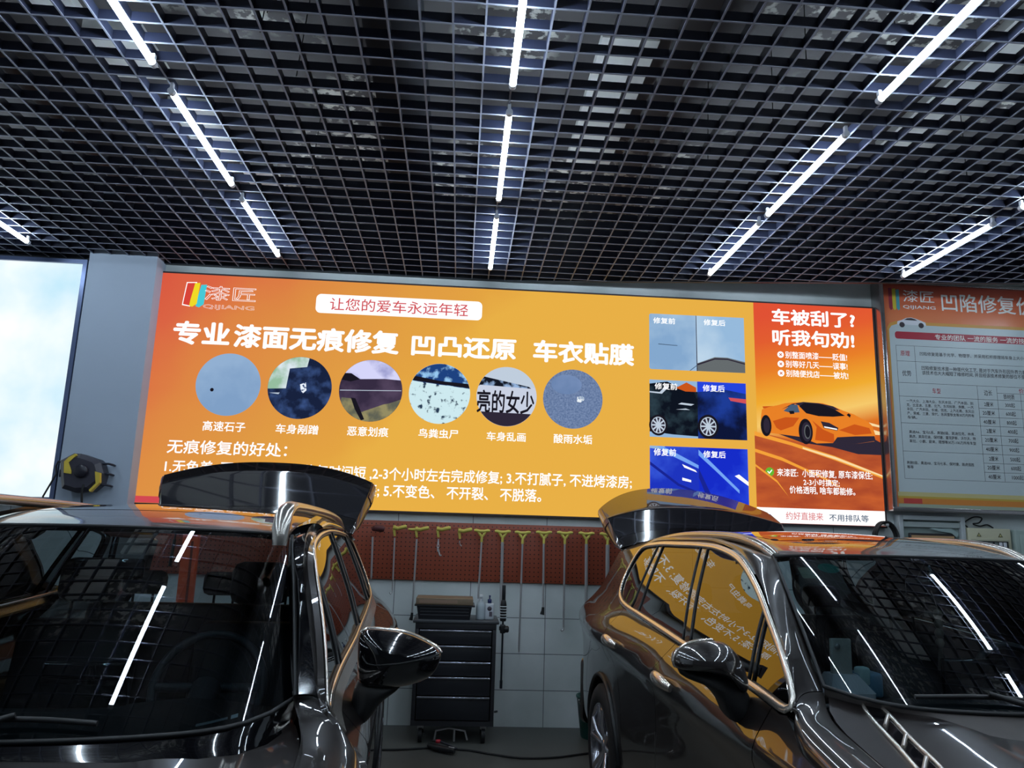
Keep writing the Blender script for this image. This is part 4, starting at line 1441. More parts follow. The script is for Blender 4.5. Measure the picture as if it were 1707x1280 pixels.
b3 = thing('cable_cabinet', 'plain greenish grey steel cabinet at the right edge, beside the breaker box', 'electrical box', (5.3, 6.745, 1.1))
MB().box(4.965, 5.7, 6.62, WY, 1.1, 1.745, .008).build('body', mat('cabinet_green_grey', srgb(142, 156, 150), .45), b3, True)
MB().box(5.0, 5.66, 6.612, 6.62, 1.13, 1.71, .006).build('door', mat('cabinet_green_grey', srgb(142, 156, 150), .45), b3, True)
co = thing('cable_coil', 'black coiled cable hanging at the lower right corner of the billboard', 'cable', (3.77, 6.585, 1.55))
mb = MB()
for k in range(7):
    y = .015 + .011 * k
    mb.tube([((.10 + .004 * math.sin(k * 2.1)) * math.cos(a), y + .01 * math.sin(a * 2 + k), .10 + (.125 + .005 * math.cos(k * 1.7)) * math.sin(a)) for a in [2 * pi * i / 28 for i in range(28)]], .0085, 8, False, True)
mb.build('coil', rubber, co)
MB().box(-.012, .012, .0, .110, .19, .213, .004).build('hook', steel, co)
wire = MB().tube(curve_through([(4.60, 6.735, 1.76), (4.56, 6.72, 1.79), (4.60, 6.70, 1.83), (4.66, 6.70, 1.852), (4.72, 6.70, 1.84), (4.69, 6.70, 1.80), (4.63, 6.70, 1.79), (4.70, 6.71, 1.77), (4.78, 6.72, 1.785), (4.84, 6.73, 1.76)], 60), .006, 8)
tag(wire.build('loose_wire', rubber), 'dark tangled wire on the wall above the beige breaker box', 'cable')
# ---------------------------------------------------------------- the two SUVs
paint = mat('paint_brown', srgb(32, 26, 25), .35, .25, 1.0, noise=0.0)
paint.node_tree.nodes['Principled BSDF'].inputs['Coat IOR'].default_value = 1.95
black_gloss = mat('black_gloss', srgb(10, 10, 13), .08, 0, 1.0)
chrome = mat('chrome_warm', srgb(236, 226, 216), .22, .9)
satin = mat('rail_satin', srgb(190, 184, 176), .22, .9)
trim_black = mat('trim_black', srgb(20, 20, 22), .45)
inner_dark = mat('cabin_dark', srgb(22, 23, 27), .75)
seat_dark = mat('seat_leather', srgb(30, 30, 35), .5)
tyre_m = mat('tyre_rubber', srgb(22, 22, 24), .7)
rim_m = mat('rim_silver', srgb(196, 196, 204), .18, .9)
ws_glass = glass('windscreen_glass', (.34, .43, .46, 1), 1.52)
side_glass = glass('side_glass', (.06, .065, .07, 1), 2.3)
rear_glass = mat('rear_window_dark', srgb(24, 25, 30), .06, 0, 1.0)
lamp_smoke = mat('tail_lamp_smoke', srgb(92, 60, 66), .12, .1, 1.0)

PROF = pchip([.18, .28, .42, .58, .74, .86, .935, .965, 1.0, 1.05, 1.10, 1.2, 1.3, 1.4, 1.5, 1.56, 1.64],
             [.82, .865, .890, .898, .896, .908, .930, .929, .914, .887, .857, .817, .776, .728, .676, .643, .590])
PLAN = pchip([-.02, .10, .35, .75, 1.3, 2.2, 3.2, 3.9, 4.3, 4.52, 4.66], [.80, .88, .955, .99, 1.0, 1.004, 1.0, .985, .955, .92, .86])
RISE = pchip([.2, 1.2, 2.2, 3.3, 4.3], [-.05, -.025, 0, .055, .07])


def smooth(t):
    t = min(max(t, 0.0), 1.0)
    return t * t * (3 - 2 * t)


def side_x(y, z, k, bf):
    z0 = z if z <= 1.1 else 1.1 + (z - 1.1) / (1 + k)
    w = smooth((z0 - .6) / .3) * (1 - smooth((z0 - 1.06) / .2))
    z0 -= w * RISE(y)
    g = 1.0
    if z0 > 1.0:
        g = 1.0 - .05 * smooth((y - 3.3) / 1.1) * smooth((z0 - 1.0) / .3) - bf * smooth((2.1 - y) / 1.0) * smooth((z0 - .98) / .12)
    x = PROF(z0) * PLAN(y) * g
    x += .045 * math.exp(-((y - 3.66) / .48) ** 2) * math.exp(-((z0 - .96) / .13) ** 2)
    x += .022 * math.exp(-((y - .93) / .45) ** 2) * math.exp(-((z0 - .88) / .14) ** 2)
    return x


def bow(a, q):
    """flat in the middle, turning back at the sides"""
    a = abs(a)
    return q * a * a + (1 - q) * a ** 10


def half_clip(poly, a, b):
    """keep the part of the polygon to the left of a->b"""
    a, b = Vector(a), Vector(b)
    d = b - a
    out = []
    n = len(poly)
    side = [d.x * (p[1] - a.y) - d.y * (p[0] - a.x) for p in poly]
    for i in range(n):
        p, q = Vector(poly[i]), Vector(poly[(i + 1) % n])
        s, t = side[i], side[(i + 1) % n]
        if s >= 0:
            out.append(p)
        if (s < 0 < t) or (t < 0 < s):
            out.append(p.lerp(q, s / (s - t)))
    return out


def offset_poly(poly, d):
    """move the outline inwards by d"""
    P = [Vector(p[:2]) for p in poly]
    n = len(P)
    ar = sum(P[i].x * P[(i + 1) % n].y - P[(i + 1) % n].x * P[i].y for i in range(n))
    s = 1 if ar > 0 else -1
    out = []
    for i in range(n):
        e1 = (P[i] - P[i - 1])
        e2 = (P[(i + 1) % n] - P[i])
        if e1.length < 1e-9 or e2.length < 1e-9:
            continue
        e1.normalize(); e2.normalize()
        n1, n2 = Vector((-e1.y, e1.x)) * s, Vector((-e2.y, e2.x)) * s
        m = n1 + n2
        if m.length < 1e-6:
            m = n1
        m.normalize()
        out.append(P[i] + m * (d / max(m.dot(n1), .45)))
    return out


def inflate(mb, outline, y0, depth, rings=7, power=.5, back=0.0):
    """cap bulging towards -y from a closed (x, z) outline"""
    n = len(outline)
    cx = sum(p[0] for p in outline) / n
    cz = sum(p[1] for p in outline) / n
    vs, fs = [], []
    for r in range(rings + 1):
        a = (pi / 2) * r / rings
        sc, dy = math.cos(a), math.sin(a)
        for p in outline:
            vs.append((cx + (p[0] - cx) * max(sc, .001), y0 - depth * dy, cz + (p[1] - cz) * max(sc, .001)))
    for r in range(rings):
        for i in range(n):
            fs.append([r * n + i, r * n + (i + 1) % n, (r + 1) * n + (i + 1) % n, (r + 1) * n + i])
    mb.add(vs, fs, True)
    if back:
        mb.add([(p[0], y0, p[1]) for p in outline] + [(cx + (p[0] - cx) * .93, y0 + back, cz + (p[1] - cz) * .93) for p in outline],
               [[i, (i + 1) % n, n + (i + 1) % n, n + i] for i in range(n)], True)
        mb.add([(cx + (p[0] - cx) * .93, y0 + back, cz + (p[1] - cz) * .93) for p in outline], [list(range(n))])
    return mb


def build_car(label, loc, ang, C):
    car = thing('car', label, 'car', loc, ang)
    k, bf = C['k'], C['bf']
    dh = C['dh']                       # hood and cowl height difference
    zm = lambda z: z if z <= 1.1 else z + (z - 1.1) * k
    SX = lambda y, z: side_x(y, z, k, bf)
    sides = (-1, 1)

    def S(s):
        return lambda y, z: Vector((s * SX(y, z), y, z))

    dlo = [(p.x, p.y) for p in curve_through([(a, b, 0) for a, b in C['dlo']], 150, True)]
    low = C['low']
    beltz = pchip([p[0] for p in low], [p[1] for p in low])
    sill = C['sill']
    arch = lambda cy, r, a0, a1, n=24: [(cy + r * math.cos(R(a0 + (a1 - a0) * i / n)), .355 + r * math.sin(R(a0 + (a1 - a0) * i / n))) for i in range(n + 1)]
    fender = C['O'][:6]
    bseam = [(2.36, beltz(2.36) - .012 - sill), (2.42, 1.05), (2.48, .98), (2.52, .8), (2.53, .5), (2.52, .33)]
    rseam = [(3.34, beltz(3.34) - .014 - sill), (3.35, 1.06), (3.31, .95), (3.23, .82), (3.19, .70), (3.16, .60), (3.15, .33)]
    fseam = [(1.362, beltz(1.362) - .012 - sill), (1.368, .97), (1.375, .8), (1.38, .5), (1.38, .33)]
    topf = lambda a, b, n=10: [(a + (b - a) * i / n, beltz(a + (b - a) * i / n) - .012 - sill) for i in range(n + 1)]
    P_f = [(.20, .36)] + arch(.925, .41, 178, 2) + [(1.36, .33)] + [(p[0] - .004, p[1]) for p in fseam[::-1][:-1]] + [(1.358, beltz(1.362) - .012)] + \
          [(1.30, beltz(1.30) - .012), (1.26, 1.058)] + [tuple(p) for p in fender[::-1][1:]] + [(.18, .62)]
    P_d = topf(1.366, 2.358) + [(p[0] - .002, p[1]) for p in bseam] + [(p[0] + .002, p[1]) for p in fseam[::-1][:-1]]
    P_r = topf(2.364, 3.338) + [(p[0] - .002, p[1]) for p in rseam] + [(p[0] + .002, p[1]) for p in bseam[::-1][:-1]]
    rear_dlo = [p for p in offset_poly(dlo, -.012)]
    iA = min(range(len(rear_dlo)), key=lambda i: (rear_dlo[i][0] - 3.345) ** 2 + (rear_dlo[i][1] - beltz(3.345) + .012) ** 2)
    iB = min(range(len(rear_dlo)), key=lambda i: (rear_dlo[i][0] - C['O'][13][0]) ** 2 + (rear_dlo[i][1] - C['O'][13][1]) ** 2)
    chain = []
    i = iA
    # walk round the rear end of the window outline, whichever way is shorter
    fw = (iB - iA) % len(rear_dlo)
    st = 1 if fw < len(rear_dlo) - fw else -1
    while i != iB:
        chain.append((rear_dlo[i][0], rear_dlo[i][1]))
        i = (i + st) % len(rear_dlo)
    chain.append(tuple(C['O'][13]))
    P_q = [(p[0] + .002, p[1]) for p in rseam[::-1]] + chain[1:] + [tuple(C['O'][14]), (4.30, zm(1.36)), (4.42, 1.18), (4.50, 1.0), (4.56, .8), (4.60, .45)] + [(4.08, .36)] + arch(3.64, .41, 2, 178)[0:] + [(3.20, .33)]
    parts = {}
    for s in sides:
        f = S(s)
        sg = s
        panel('front_fender', f, P_f, .035, paint, car, .03, sg)
        d1 = panel('front_door', f, P_d, .035, paint, car, .03, sg)
        d2 = panel('rear_door', f, P_r, .035, paint, car, .03, sg)
        panel('rear_quarter', f, P_q, .03, paint, car, .03, sg)
        # window area
        inner = offset_poly(dlo, .010)
        b1, b2, b3 = C['bars']
        cl = [
            half_clip(inner, (b1[2]), (b1[3])),
            half_clip(half_clip(inner, b1[1], b1[0]), b2[2], b2[3]),
            half_clip(half_clip(inner, b2[1], b2[0]), b3[2], b3[3]),
            half_clip(inner, b3[1], b3[0])]
        panes = [offset_poly(c, .005) for c in cl if len(c) > 3]
        sur = panel('window_surround', f, inner, .04, black_gloss, car, .012, sg, -.004, [[(p.x, p.y) for p in q] for q in panes])
        par = [sur, d2, d1, sur]
        for q, pr in zip(panes, par):
            panel('window_pane', f, [(p.x, p.y) for p in offset_poly(q, .001)], .04, side_glass, pr, .004, sg, -.0055)
            sl = densify([(p.x, p.y) for p in q], .05)
            MB().tube([f(p.x, p.y) - fd_normal(f, p.x, p.y) * sg * .003 for p in sl], .0062, 6, False, True).build('window_seal', trim_black, pr)
        # chrome line round the windows
        tr = offset_poly(dlo, .004)
        tr = [(p.x, p.y) for p in tr]
        pts = [f(a, b) + fd_normal(f, a, b) * sg * .002 for a, b in tr]
        ups = [fd_normal(f, a, b) * sg for a, b in tr]
        MB().tube(pts, C['trim_r'], 10, False, True, .55, ups).build('window_trim', chrome, car)
        if sill:
            P_s = [(a, beltz(a) - .008) for a in [1.26 + (3.42 - 1.26) * i / 20 for i in range(21)]] + [(a, beltz(a) - .010 - sill) for a in [3.36 - (3.36 - 1.235) * i / 20 for i in range(21)]]
            panel('belt_moulding', f, P_s, .03, chrome, car, .02, sg, .004)
        # fender crown, windscreen pillar and roof side in one sweep
        idx = list(range(15))
        Oy, Oz = pchip(idx, [p[0] for p in C['O']]), pchip(idx, [p[1] for p in C['O']])
        bl = pchip(idx, [.03, .042, .045, .045, .04, .03, .020, .016, .016, .018, .018, .018, .018, .016, .014])
        Ii = C['I'](zm)
        Ix, Iy, Iz = (pchip(idx, [p[j] for p in Ii]) for j in range(3))

        def strip(u, v, s=s):
            y, z = Oy(u), Oz(u)
            o = Vector((s * SX(y, z), y, z))
            i_ = Vector((s * Ix(u), Iy(u), Iz(u)))
            m = (o + i_) * .5 + Vector((s * .78, -.05, .62)) * (bl(u) * 2)
            return o * (1 - v) ** 2 + m * (2 * v * (1 - v)) + i_ * v * v
        probe = fd_normal(strip, 7.0, .5)
        sgn = 1 if probe.dot(Vector((s, 0, .6))) > 0 else -1
        grid_surface('fender_crown', strip, 40, 10, paint, car, sgn, 0.0, 4.9, 0, 1, .02)
        if C['pillar']:
            rs = grid_surface('roof_side', strip, 34, 6, paint, car, sgn, 4.94, 9.3, 0, .44, .02)
            grid_surface('pillar_trim', strip, 34, 8, C['pillar'], car, sgn, 4.94, 9.3, .45, 1, .02)
            grid_surface('roof_side', strip, 40, 10, paint, car, sgn, 9.32, 14.0, 0, 1, .02)
        else:
            grid_surface('roof_side', strip, 70, 10, paint, car, sgn, 4.94, 14.0, 0, 1, .02)
        # door handles
        for (y0, y1, dz0, dz1, dr) in ((2.16, 2.40, .0, .012, d1), (3.06, 3.28, .0, .012, d2)):
            pts = []
            for i in range(13):
                t = i / 12
                y = y0 + (y1 - y0) * t
                z = C['hz'] + RISE(y) * .9 + .012 * math.sin(pi * t)
                out = .034 * math.sin(pi * min(max(t, .02), .98)) ** .35
                p = f(y, z)
                pts.append(p + Vector((s * out, 0, 0)))
            MB().tube(pts, [.011 + .009 * math.sin(pi * i / 12) for i in range(13)], 10, True, False, 1.5, (0, 0, 1)).build('door_handle', chrome, dr)
        # wheels, arch lips, sill
        for cy in (.925, 3.64):
            wh = thing_part('wheel', car, (s * .80, cy, .355))
            prof = [(.235, -.10), (.30, -.105), (.335, -.10), (.352, -.085), (.355, -.03), (.355, .03), (.352, .085), (.335, .10), (.30, .108), (.25, .108), (.240, .095)]
            MB().lathe([(r, h * s) for r, h in prof], n=48, axis='X').build('tyre', tyre_m, wh)
            mb = MB().lathe([(.245, .100 * s), (.238, .106 * s), (.228, .098 * s), (.222, .05 * s), (.215, -.09 * s), (.235, -.10 * s)], n=48, axis='X')
            mb.lathe([(0, .088 * s), (.03, .088 * s), (.045, .078 * s), (.05, .05 * s), (.05, -.02 * s), (0, -.02 * s)], n=24, axis='X')
            for q in range(5):
                for tw in (-1, 1):
                    a = 2 * pi * q / 5 + .3
                    a2 = a + tw * .23
                    a1 = a + tw * .10
                    p0 = Vector((s * .066, .035 * math.cos(a1), .035 * math.sin(a1)))
                    p1 = Vector((s * .090, .13 * math.cos(a + tw * .16), .13 * math.sin(a + tw * .16)))
                    p2 = Vector((s * .095, .228 * math.cos(a2), .228 * math.sin(a2)))
                    mb.tube([p0, p1, p2], [.017, .016, .019], 8, True, False, .8, (s, 0, 0))
            mb.build('rim', rim_m, wh)
            MB().lathe([(.0, .02 * s), (.165, .02 * s), (.165, .0), (.0, .0)], n=36, axis='X').build('brake_disc', mat('brake_steel', srgb(90, 90, 94), .35, .8), wh)
            lip = [f(cy + .405 * math.cos(R(a)), .355 + .405 * math.sin(R(a))) + Vector((s * .004, 0, 0)) for a in range(-2, 183, 5)]
            MB().tube(lip, .014, 8, True, False, 1.2).build('arch_lip', trim_black, car)
            vs, fs = [], []
            for i in range(25):
                a = R(-8 + 196 * i / 24)
                for xx in (.56, .87):
                    vs.append((s * xx, cy + .402 * math.cos(a), .355 + .402 * math.sin(a)))
            for i in range(24):
                fs.append([2 * i, 2 * i + 1, 2 * i + 3, 2 * i + 2])
            vs += [(s * .56, cy + .402 * math.cos(R(a)), .355 + .402 * math.sin(R(a))) for a in range(-8, 189, 14)]
            fs.append(list(range(50, len(vs))))
            MB().add(vs, fs, False).build('wheel_liner', trim_black, car)
        MB().tube([(s * .84, 1.33, .29), (s * .862, 1.5, .285), (s * .866, 2.3, .285), (s * .862, 3.0, .285), (s * .84, 3.22, .29)], .05, 10, True, False, 1.0).build('sill_cladding', trim_black, car)
        # roof rail
        rp = C['rail'](zm)
        MB().tube([(s * p[0], p[1], p[2]) for p in curve_through(rp, 40)], [C['rail_w'] * (1 if 0 < i < 39 else .8) for i in range(40)], 12, True, False, C['rail_flat'], (0, 0, 1)).build('roof_rail', satin, car)
        # mirror
        mx = lambda o: [(s * abs(p[0]), p[1]) for p in o]
        mo = mx([(p.x, p.y) for p in curve_through([(a, b, 0) for a, b in C['mirror']], 44, True)])
        mi = thing_part('side_mirror', car, (0, 0, 0))
        inflate(MB(), mo, 1.50, C['mirror_d'], 9, .5, .055).build('housing', C['mirror_mat'], mi)
        ms = mx([(p.x, p.y) for p in curve_through([(a, b, 0) for a, b in C['stem']], 30, True)])
        inflate(MB(), ms, 1.52, .045, 6, .5, .04).build('stem', trim_black if C['stem_black'] else C['mirror_mat'], mi)
        cx = sum(p[0] for p in mo) / len(mo); cz = sum(p[1] for p in mo) / len(mo)
        MB().prism([(cx + (p[0] - cx) * .86, cz + (p[1] - cz) * .82) for p in mo], 1.552, 1.56).build('mirror_glass', mat('mirror_silver', srgb(200, 205, 210), .02, 1.0), mi)
        up_edge = [(p[0], 1.50, p[1]) for p in curve_through([(a, b, 0) for a, b in [(s * abs(q[0]), q[1]) for q in C['mirror_line']]], 24)]
        MB().tube(up_edge, .0055, 8).build('edge_trim', chrome, mi)
        if C['mirror_seam']:
            sm = [(s * abs(q[0]), q[1]) for q in C['mirror_seam']]
            n_ = len(sm)
            pts = []
            for (a, b) in sm:
                # lay the seam on the bulging cap
                best = 1e9
                dx, dz = a - cx, b - cz
                rr = math.hypot(dx, dz)
                for q in range(len(mo)):
                    p = mo[q]
                    r2 = math.hypot(p[0] - cx, p[1] - cz)
                    cr = abs(math.atan2(dx * (p[1] - cz) - dz * (p[0] - cx), dx * (p[0] - cx) + dz * (p[1] - cz)))
                    if cr < best:
                        best = cr; R2 = r2
                t = min(rr / R2, .999)
                pts.append((a, 1.50 - C['mirror_d'] * math.sqrt(1 - t * t) - .001, b))
            MB().tube(curve_through(pts, 20), .0025, 6).build('seam', trim_black, mi)

    # ---- top surfaces
    rz = pchip([1.84, 2.0, 2.3, 2.8, 3.4, 4.0, 4.30], C['roofz'])

    def roof(x, y):
        return Vector((x, y, zm(rz(y) - .045 * bow(x / .59, .5))))

    rx = pchip([1.94, 2.25, 2.55, 3.28, 3.65, 4.22], [.58, .595, .60, .59, .57, .53])
    front = [(x, 1.84 + .10 * bow(x / .58, .5) + .004) for x in [-.578 + 1.156 * i / 20 for i in range(21)]]
    right = [(rx(y) - .003, y) for y in [2.0 + .22 * i for i in range(11)]]
    back = [(x, 4.26) for x in (.50, .2, -.2, -.50)]
    left = [(-p[0], p[1]) for p in right[::-1]]
    sun = rrect(-.46, .46, 2.16, 3.2, .06)
    sun_o = rrect(-.464, .464, 2.156, 3.204, .06)
    panel('roof', roof, front + right + back + left, .06, paint, car, .02, 1, 0, [sun_o])
    panel('sunroof', roof, sun, .06, rear_glass, car, .02, 1, .001)
    MB().tube([(0, 4.1, zm(rz(4.1))), (0, 4.14, zm(rz(4.14)) + .03), (0, 4.2, zm(rz(4.2)) + .035)], [.03, .018, .004], 10).build('antenna', black_gloss, car)

    wb = C['ws']
    def ws(s_, t):
        a = abs(s_)
        b = Vector((wb['x'] * s_, wb['y'] + wb['dy'] * bow(a, .35), wb['z'] + wb['dz'] * bow(a, .35)))
        xt = .578 * s_
        yt = 1.84 + .10 * bow(s_, .5)
        tp = Vector((xt, yt, zm(rz(yt) - .045 * bow(xt / .59, .5))))
        p = b.lerp(tp, t)
        bul = .016 * 4 * t * (1 - t)
        return p + Vector((s_ * .25, -.45, .86)) * (bul * (1 - .3 * a ** 8))
    grid_surface('windscreen', ws, 44, 26, ws_glass, car, 1, -1, 1, 0, 1, .006)
    # dark seal round the windscreen
    ring = [ws(-1 + 2 * i / 30, 0) for i in range(31)] + [ws(1, i / 16) for i in range(1, 17)] + [ws(1 - 2 * i / 30, 1) for i in range(1, 31)] + [ws(-1, 1 - i / 16) for i in range(1, 16)]
    MB().tube(ring, .007, 6, False, True).build('windscreen_seal', trim_black, car)

    # hood
    hx = pchip([.22, .6, .95, 1.12, 1.25, 1.385], [.77, .78, .775, .768, .738, .665])
    hz = pchip([.10, .3, .6, .95, 1.12, 1.25, 1.40], [.80, .885 + dh * .6, .955 + dh * .8, 1.015 + dh, 1.045 + dh, 1.07 + dh, 1.10 + dh])

    def hood(x, y):
        r = abs(x) / .77
        z = hz(y) + .050 * (1 - r ** 2.2)
        z += .010 * smooth((abs(x) - .36) / .10) * (1 - smooth((abs(x) - .50) / .22))
        return Vector((x, y, z))
    rear_e = C['hood_rear']
    edge_r = [(hx(y) - .003, y) for y in (1.372, 1.33, 1.25, 1.18, 1.1, .95, .75, .55, .35, .25)]
    fr_e = [(.70, .17), (.5, .10), (.25, .06), (0, .05)]
    half = rear_e + edge_r + fr_e
    hp = half + [(-p[0], p[1]) for p in half[::-1][1:] if abs(p[0]) > 1e-6]
    hd = panel('hood', hood, hp, .045, paint, car, .025, 1)
    if C['vents']:
        for s in sides:
            vo = [(s * .595, 1.255), (s * .625, 1.25), (s * .685, .98), (s * .715, .80), (s * .70, .765), (s * .66, .83), (s * .63, 1.0)]
            vo = [(p.x, p.y) for p in curve_through([(a, b, 0) for a, b in vo], 40, True)]
            v = panel('hood_vent', hood, vo, .03, black_gloss, hd, .004, 1, .003)
            MB().tube([hood(a, b) + Vector((0, 0, .006)) for a, b in vo], .006, 8, False, True).build('vent_ring', chrome, v)
            for q in range(3):
                y = 1.12 - .12 * q
                xc = .628 + .024 * q
                MB().tube([hood(s * (xc - .02), y + .03) + Vector((0, 0, .008)), hood(s * (xc + .022), y - .02) + Vector((0, 0, .008))], .006, 8).build('vent_bar', chrome, v)
    # cowl between hood and glass
    def cowl(s_, t):
        a = ws(s_, 0.0)
        x = a.x
        # rear hood edge under this x
        yy = C['hood_y'](abs(x))
        b = Vector((x * .985, yy - .02, hood(x, yy).z - .030))
        p = a.lerp(b, t)
        p.z -= .012 * math.sin(pi * t) + .006
        return p
    cw = grid_surface('cowl', cowl, 40, 6, C['cowl_mat'], car, 1, -1, 1, 0, 1)
    for (x0, x1, sg) in C['wipers']:
        bl_ = [ws(max(min((x0 + (x1 - x0) * i / 12) / wb['x'], .98), -.98), .035 + .02 * math.sin(pi * i / 12)) + Vector((0, -.012, .014)) for i in range(13)]
        w = MB().tube(bl_, .007, 8).build('wiper', trim_black, car)
        piv = cowl(min(max(x0 / wb['x'], -.98), .98), .3) + Vector((0, 0, .02))
        m_ = bl_[6] + Vector((0, -.012, .012))
        MB().tube([piv, piv.lerp(m_, .3) + Vector((0, 0, .012)), m_], [.016, .011, .007], 8).build('wiper_arm', trim_black, w)
        MB().lathe([(0, -.02), (.02, -.02), (.02, .012), (.012, .018), (0, .018)], piv, 14).build('pivot', trim_black, w)

    # ---- tail gate, open
    g = C['gate']

    def G(s_, t):
        i = min(int(t), 2)
        q = t - i
        def row(j):
            (cy, cz), (x_, sy, sz_) = g[j]
            a = abs(s_) ** 2.4
            return Vector((x_ * s_, cy + (sy - cy) * a, cz + (sz_ - cz) * a))
        p0, p1 = row(i), row(i + 1)
        pm = row(max(i - 1, 0)); pp = row(min(i + 2, 3))
        m0 = (p1 - pm) * .5 if i > 0 else (p1 - p0)
        m1 = (pp - p0) * .5 if i < 2 else (p1 - p0)
        if g_sharp and i == 1:
            m1 = p1 - p0
        if g_sharp and i == 2:
            m0 = p1 - p0
        return ((2 * q ** 3 - 3 * q * q + 1) * p0 + (q ** 3 - 2 * q * q + q) * m0 + (-2 * q ** 3 + 3 * q * q) * p1 + (q ** 3 - q * q) * m1)
    g_sharp = True
    th = pchip([0, .5, 1, 2, 3], C['gate_th'])
    Nn = Vector(C['gate_n']).normalized()

    def Gi(s_, t):
        p = G(s_, t)
        return Vector((p.x * .93, p.y, p.z)) - Nn * th(t)
    gate = thing_part('tail_gate', car, (0, 0, 0))
    grid_surface('spoiler', G, 36, 8, black_gloss, gate, 1, -1, 1, 0, .985, .015)
    grid_surface('rear_window', lambda a, b: G(a, b), 36, 12, rear_glass, gate, 1, -1, 1, 1.0, 2.0)
    grid_surface('outer_panel', G, 44, 12, C['gate_mat'], gate, 1, -1, 1, 2.0, 3.0)
    grid_surface('inner_trim', Gi, 24, 18, inner_dark, gate, -1, -1, 1, 0, 3.0)
    for s in sides:
        def flank(u, v, s=s):
            a, b = G(s, 3 * u), Gi(s, 3 * u)
            return a.lerp(b, v) + Vector((s * .045 * math.sin(pi * v), 0, 0))
        pr = fd_normal(flank, .5, .5)
        sg = 1 if pr.x * s > 0 else -1
        grid_surface('gate_side', flank, 20, 6, paint, gate, sg, .0, 1.0, 0, 1)
        def lamp(u, v, s=s):
            return flank(u, v) + Vector((s * .006, 0, .004))
        grid_surface('tail_lamp', lamp, 12, 6, lamp_smoke, gate, sg, .60, .96, .05, .95, .008)

    def lip(u, v):
        a, b = G(u, 3.0), Gi(u, 3.0)
        return a.lerp(b, v) + Vector((0, .03 * math.sin(pi * v), 0))
    pr = fd_normal(lip, 0, .5)
    grid_surface('gate_lip', lip, 30, 6, paint, gate, 1 if pr.y > 0 else -1, -1, 1, 0, 1)
    wp_ = [G(0, 1.02) + Vector((0, 0, .008)), G(.02, 1.35) + Vector((0, 0, .012)), G(.015, 1.9) + Vector((0, 0, .008))]
    for s in sides:
        a, b = Vector((s * .56, 4.36, 1.30)), Gi(s * .93, 1.6)
        MB().tube([a, a.lerp(b, .5)], .011, 8).tube([a.lerp(b, .5), b], .006, 8).build('gas_strut', trim_black, car)

    # ---- shell pieces that close the body
    MB().box(-.74, .74, .25, 4.45, .20, .30, .03).build('floor_pan', trim_black, car)
    def bumper(x, z):
        return Vector((x, -.0 + .22 * (abs(x) / .8) ** 3 + .05 * ((z - .5) / .25) ** 2, z))
    panel('front_bumper', bumper, rrect(-.78, .78, .24, .70, .06), .06, paint, car, .03, 1)
    panel('grille', lambda x, z: bumper(x, z) + Vector((0, -.012, 0)), rrect(-.36, .36, .50, .74, .05), .05, trim_black, car, .02, 1)
    for s in sides:
        panel('headlamp', lambda x, z: bumper(x, z) + Vector((0, .06 - .02, 0)), [(s * .46, .70), (s * .80, .74), (s * .84, .80), (s * .70, .80), (s * .44, .75)], .04, mat('headlamp_clear', srgb(190, 196, 204), .1, .4), car, .02, 1)
    def rbump(x, z):
        return Vector((x, 4.67 - .15 * (abs(x) / .85) ** 3, z))
    panel('rear_bumper', rbump, rrect(-.84, .84, .28, .74, .06), .06, paint, car, .03, -1)
    MB().box(-.62, .62, 4.30, 4.46, .70, .80, .02).build('load_sill', trim_black, car)

    # ---- cabin
    cab_ = thing_part('cabin', car, (0, 0, 0))
    mb = MB().box(-.72, .72, 1.0, 4.4, .30, .34)
    mb.box(-.70, .70, .98, 1.05, .30, .95)
    mb.build('carpet', inner_dark, cab_)
    db = C['dash']
    mb = MB()
    n = 13
    vs = []
    for i in range(n):
        x = -.70 + 1.40 * i / (n - 1)
        a = abs(x / .70)
        y0 = wb['y'] + wb['dy'] * bow(a, .35) + .02
        hump = .035 * math.exp(-((x - .36) / .2) ** 2)
        for (y, z) in ((y0, db - .02), (y0 + .2, db), (1.62, db + .0 + hump), (1.70, db - .03 + hump * .6), (1.66, db - .2), (1.60, .6)):
            vs.append((x, max(y, y0), z))
    fs = [[i * 6 + j, (i + 1) * 6 + j, (i + 1) * 6 + j + 1, i * 6 + j + 1] for i in range(n - 1) for j in range(5)]
    mb.add(vs, fs, True)
    mb.build('dashboard', mat('dash_dark', srgb(24, 25, 29), .7), cab_)
    MB().box(-.10, .16, 1.60, 1.63, db + .005, db + .14, .008).build('screen', black_gloss, cab_)
    sw = MB()
    c = Vector((.36, 1.80, 1.03))
    tl = Matrix.Rotation(R(-25), 4, 'X')
    sw.tube([c + tl @ Vector((.182 * math.cos(a), 0, .182 * math.sin(a))) for a in [2 * pi * i / 40 for i in range(40)]], .015, 10, False, True)
    for a in (0, 180, 270):
        sw.tube([c, c + tl @ Vector((.17 * math.cos(R(a)), .0, .17 * math.sin(R(a))))], .016, 8)
    sw.tube([c + Vector((0, -.02, 0)), c + Vector((0, -.2, -.08))], [.05, .04], 12)
    sw.build('steering_wheel', mat('wheel_grey', srgb(46, 46, 50), .5), cab_)
    for x in (-.36, .36):
        st_ = MB()
        st_.box(x - .25, x + .25, 1.95, 2.45, .45, .62, .06)
        M = Matrix.Translation((x, 2.42, .60)) @ Matrix.Rotation(R(-14), 4, 'X')
        st_.box(-.245, .245, -.07, .07, 0, .58, .06, M)
        hr = st_.build('front_seat', seat_dark, cab_)
        mb = MB()
        M2 = Matrix.Translation((x, 2.56, 1.235)) @ Matrix.Rotation(R(-10), 4, 'X')
        mb.box(-.125, .125, -.055, .055, 0, .185, .045, M2)
        for q in (-.06, .06):
            mb.cyl(M2 @ Vector((q, 0, -.10)), M2 @ Vector((q, 0, .02)), .007, 8)
        o = mb.build('headrest', seat_dark, cab_)
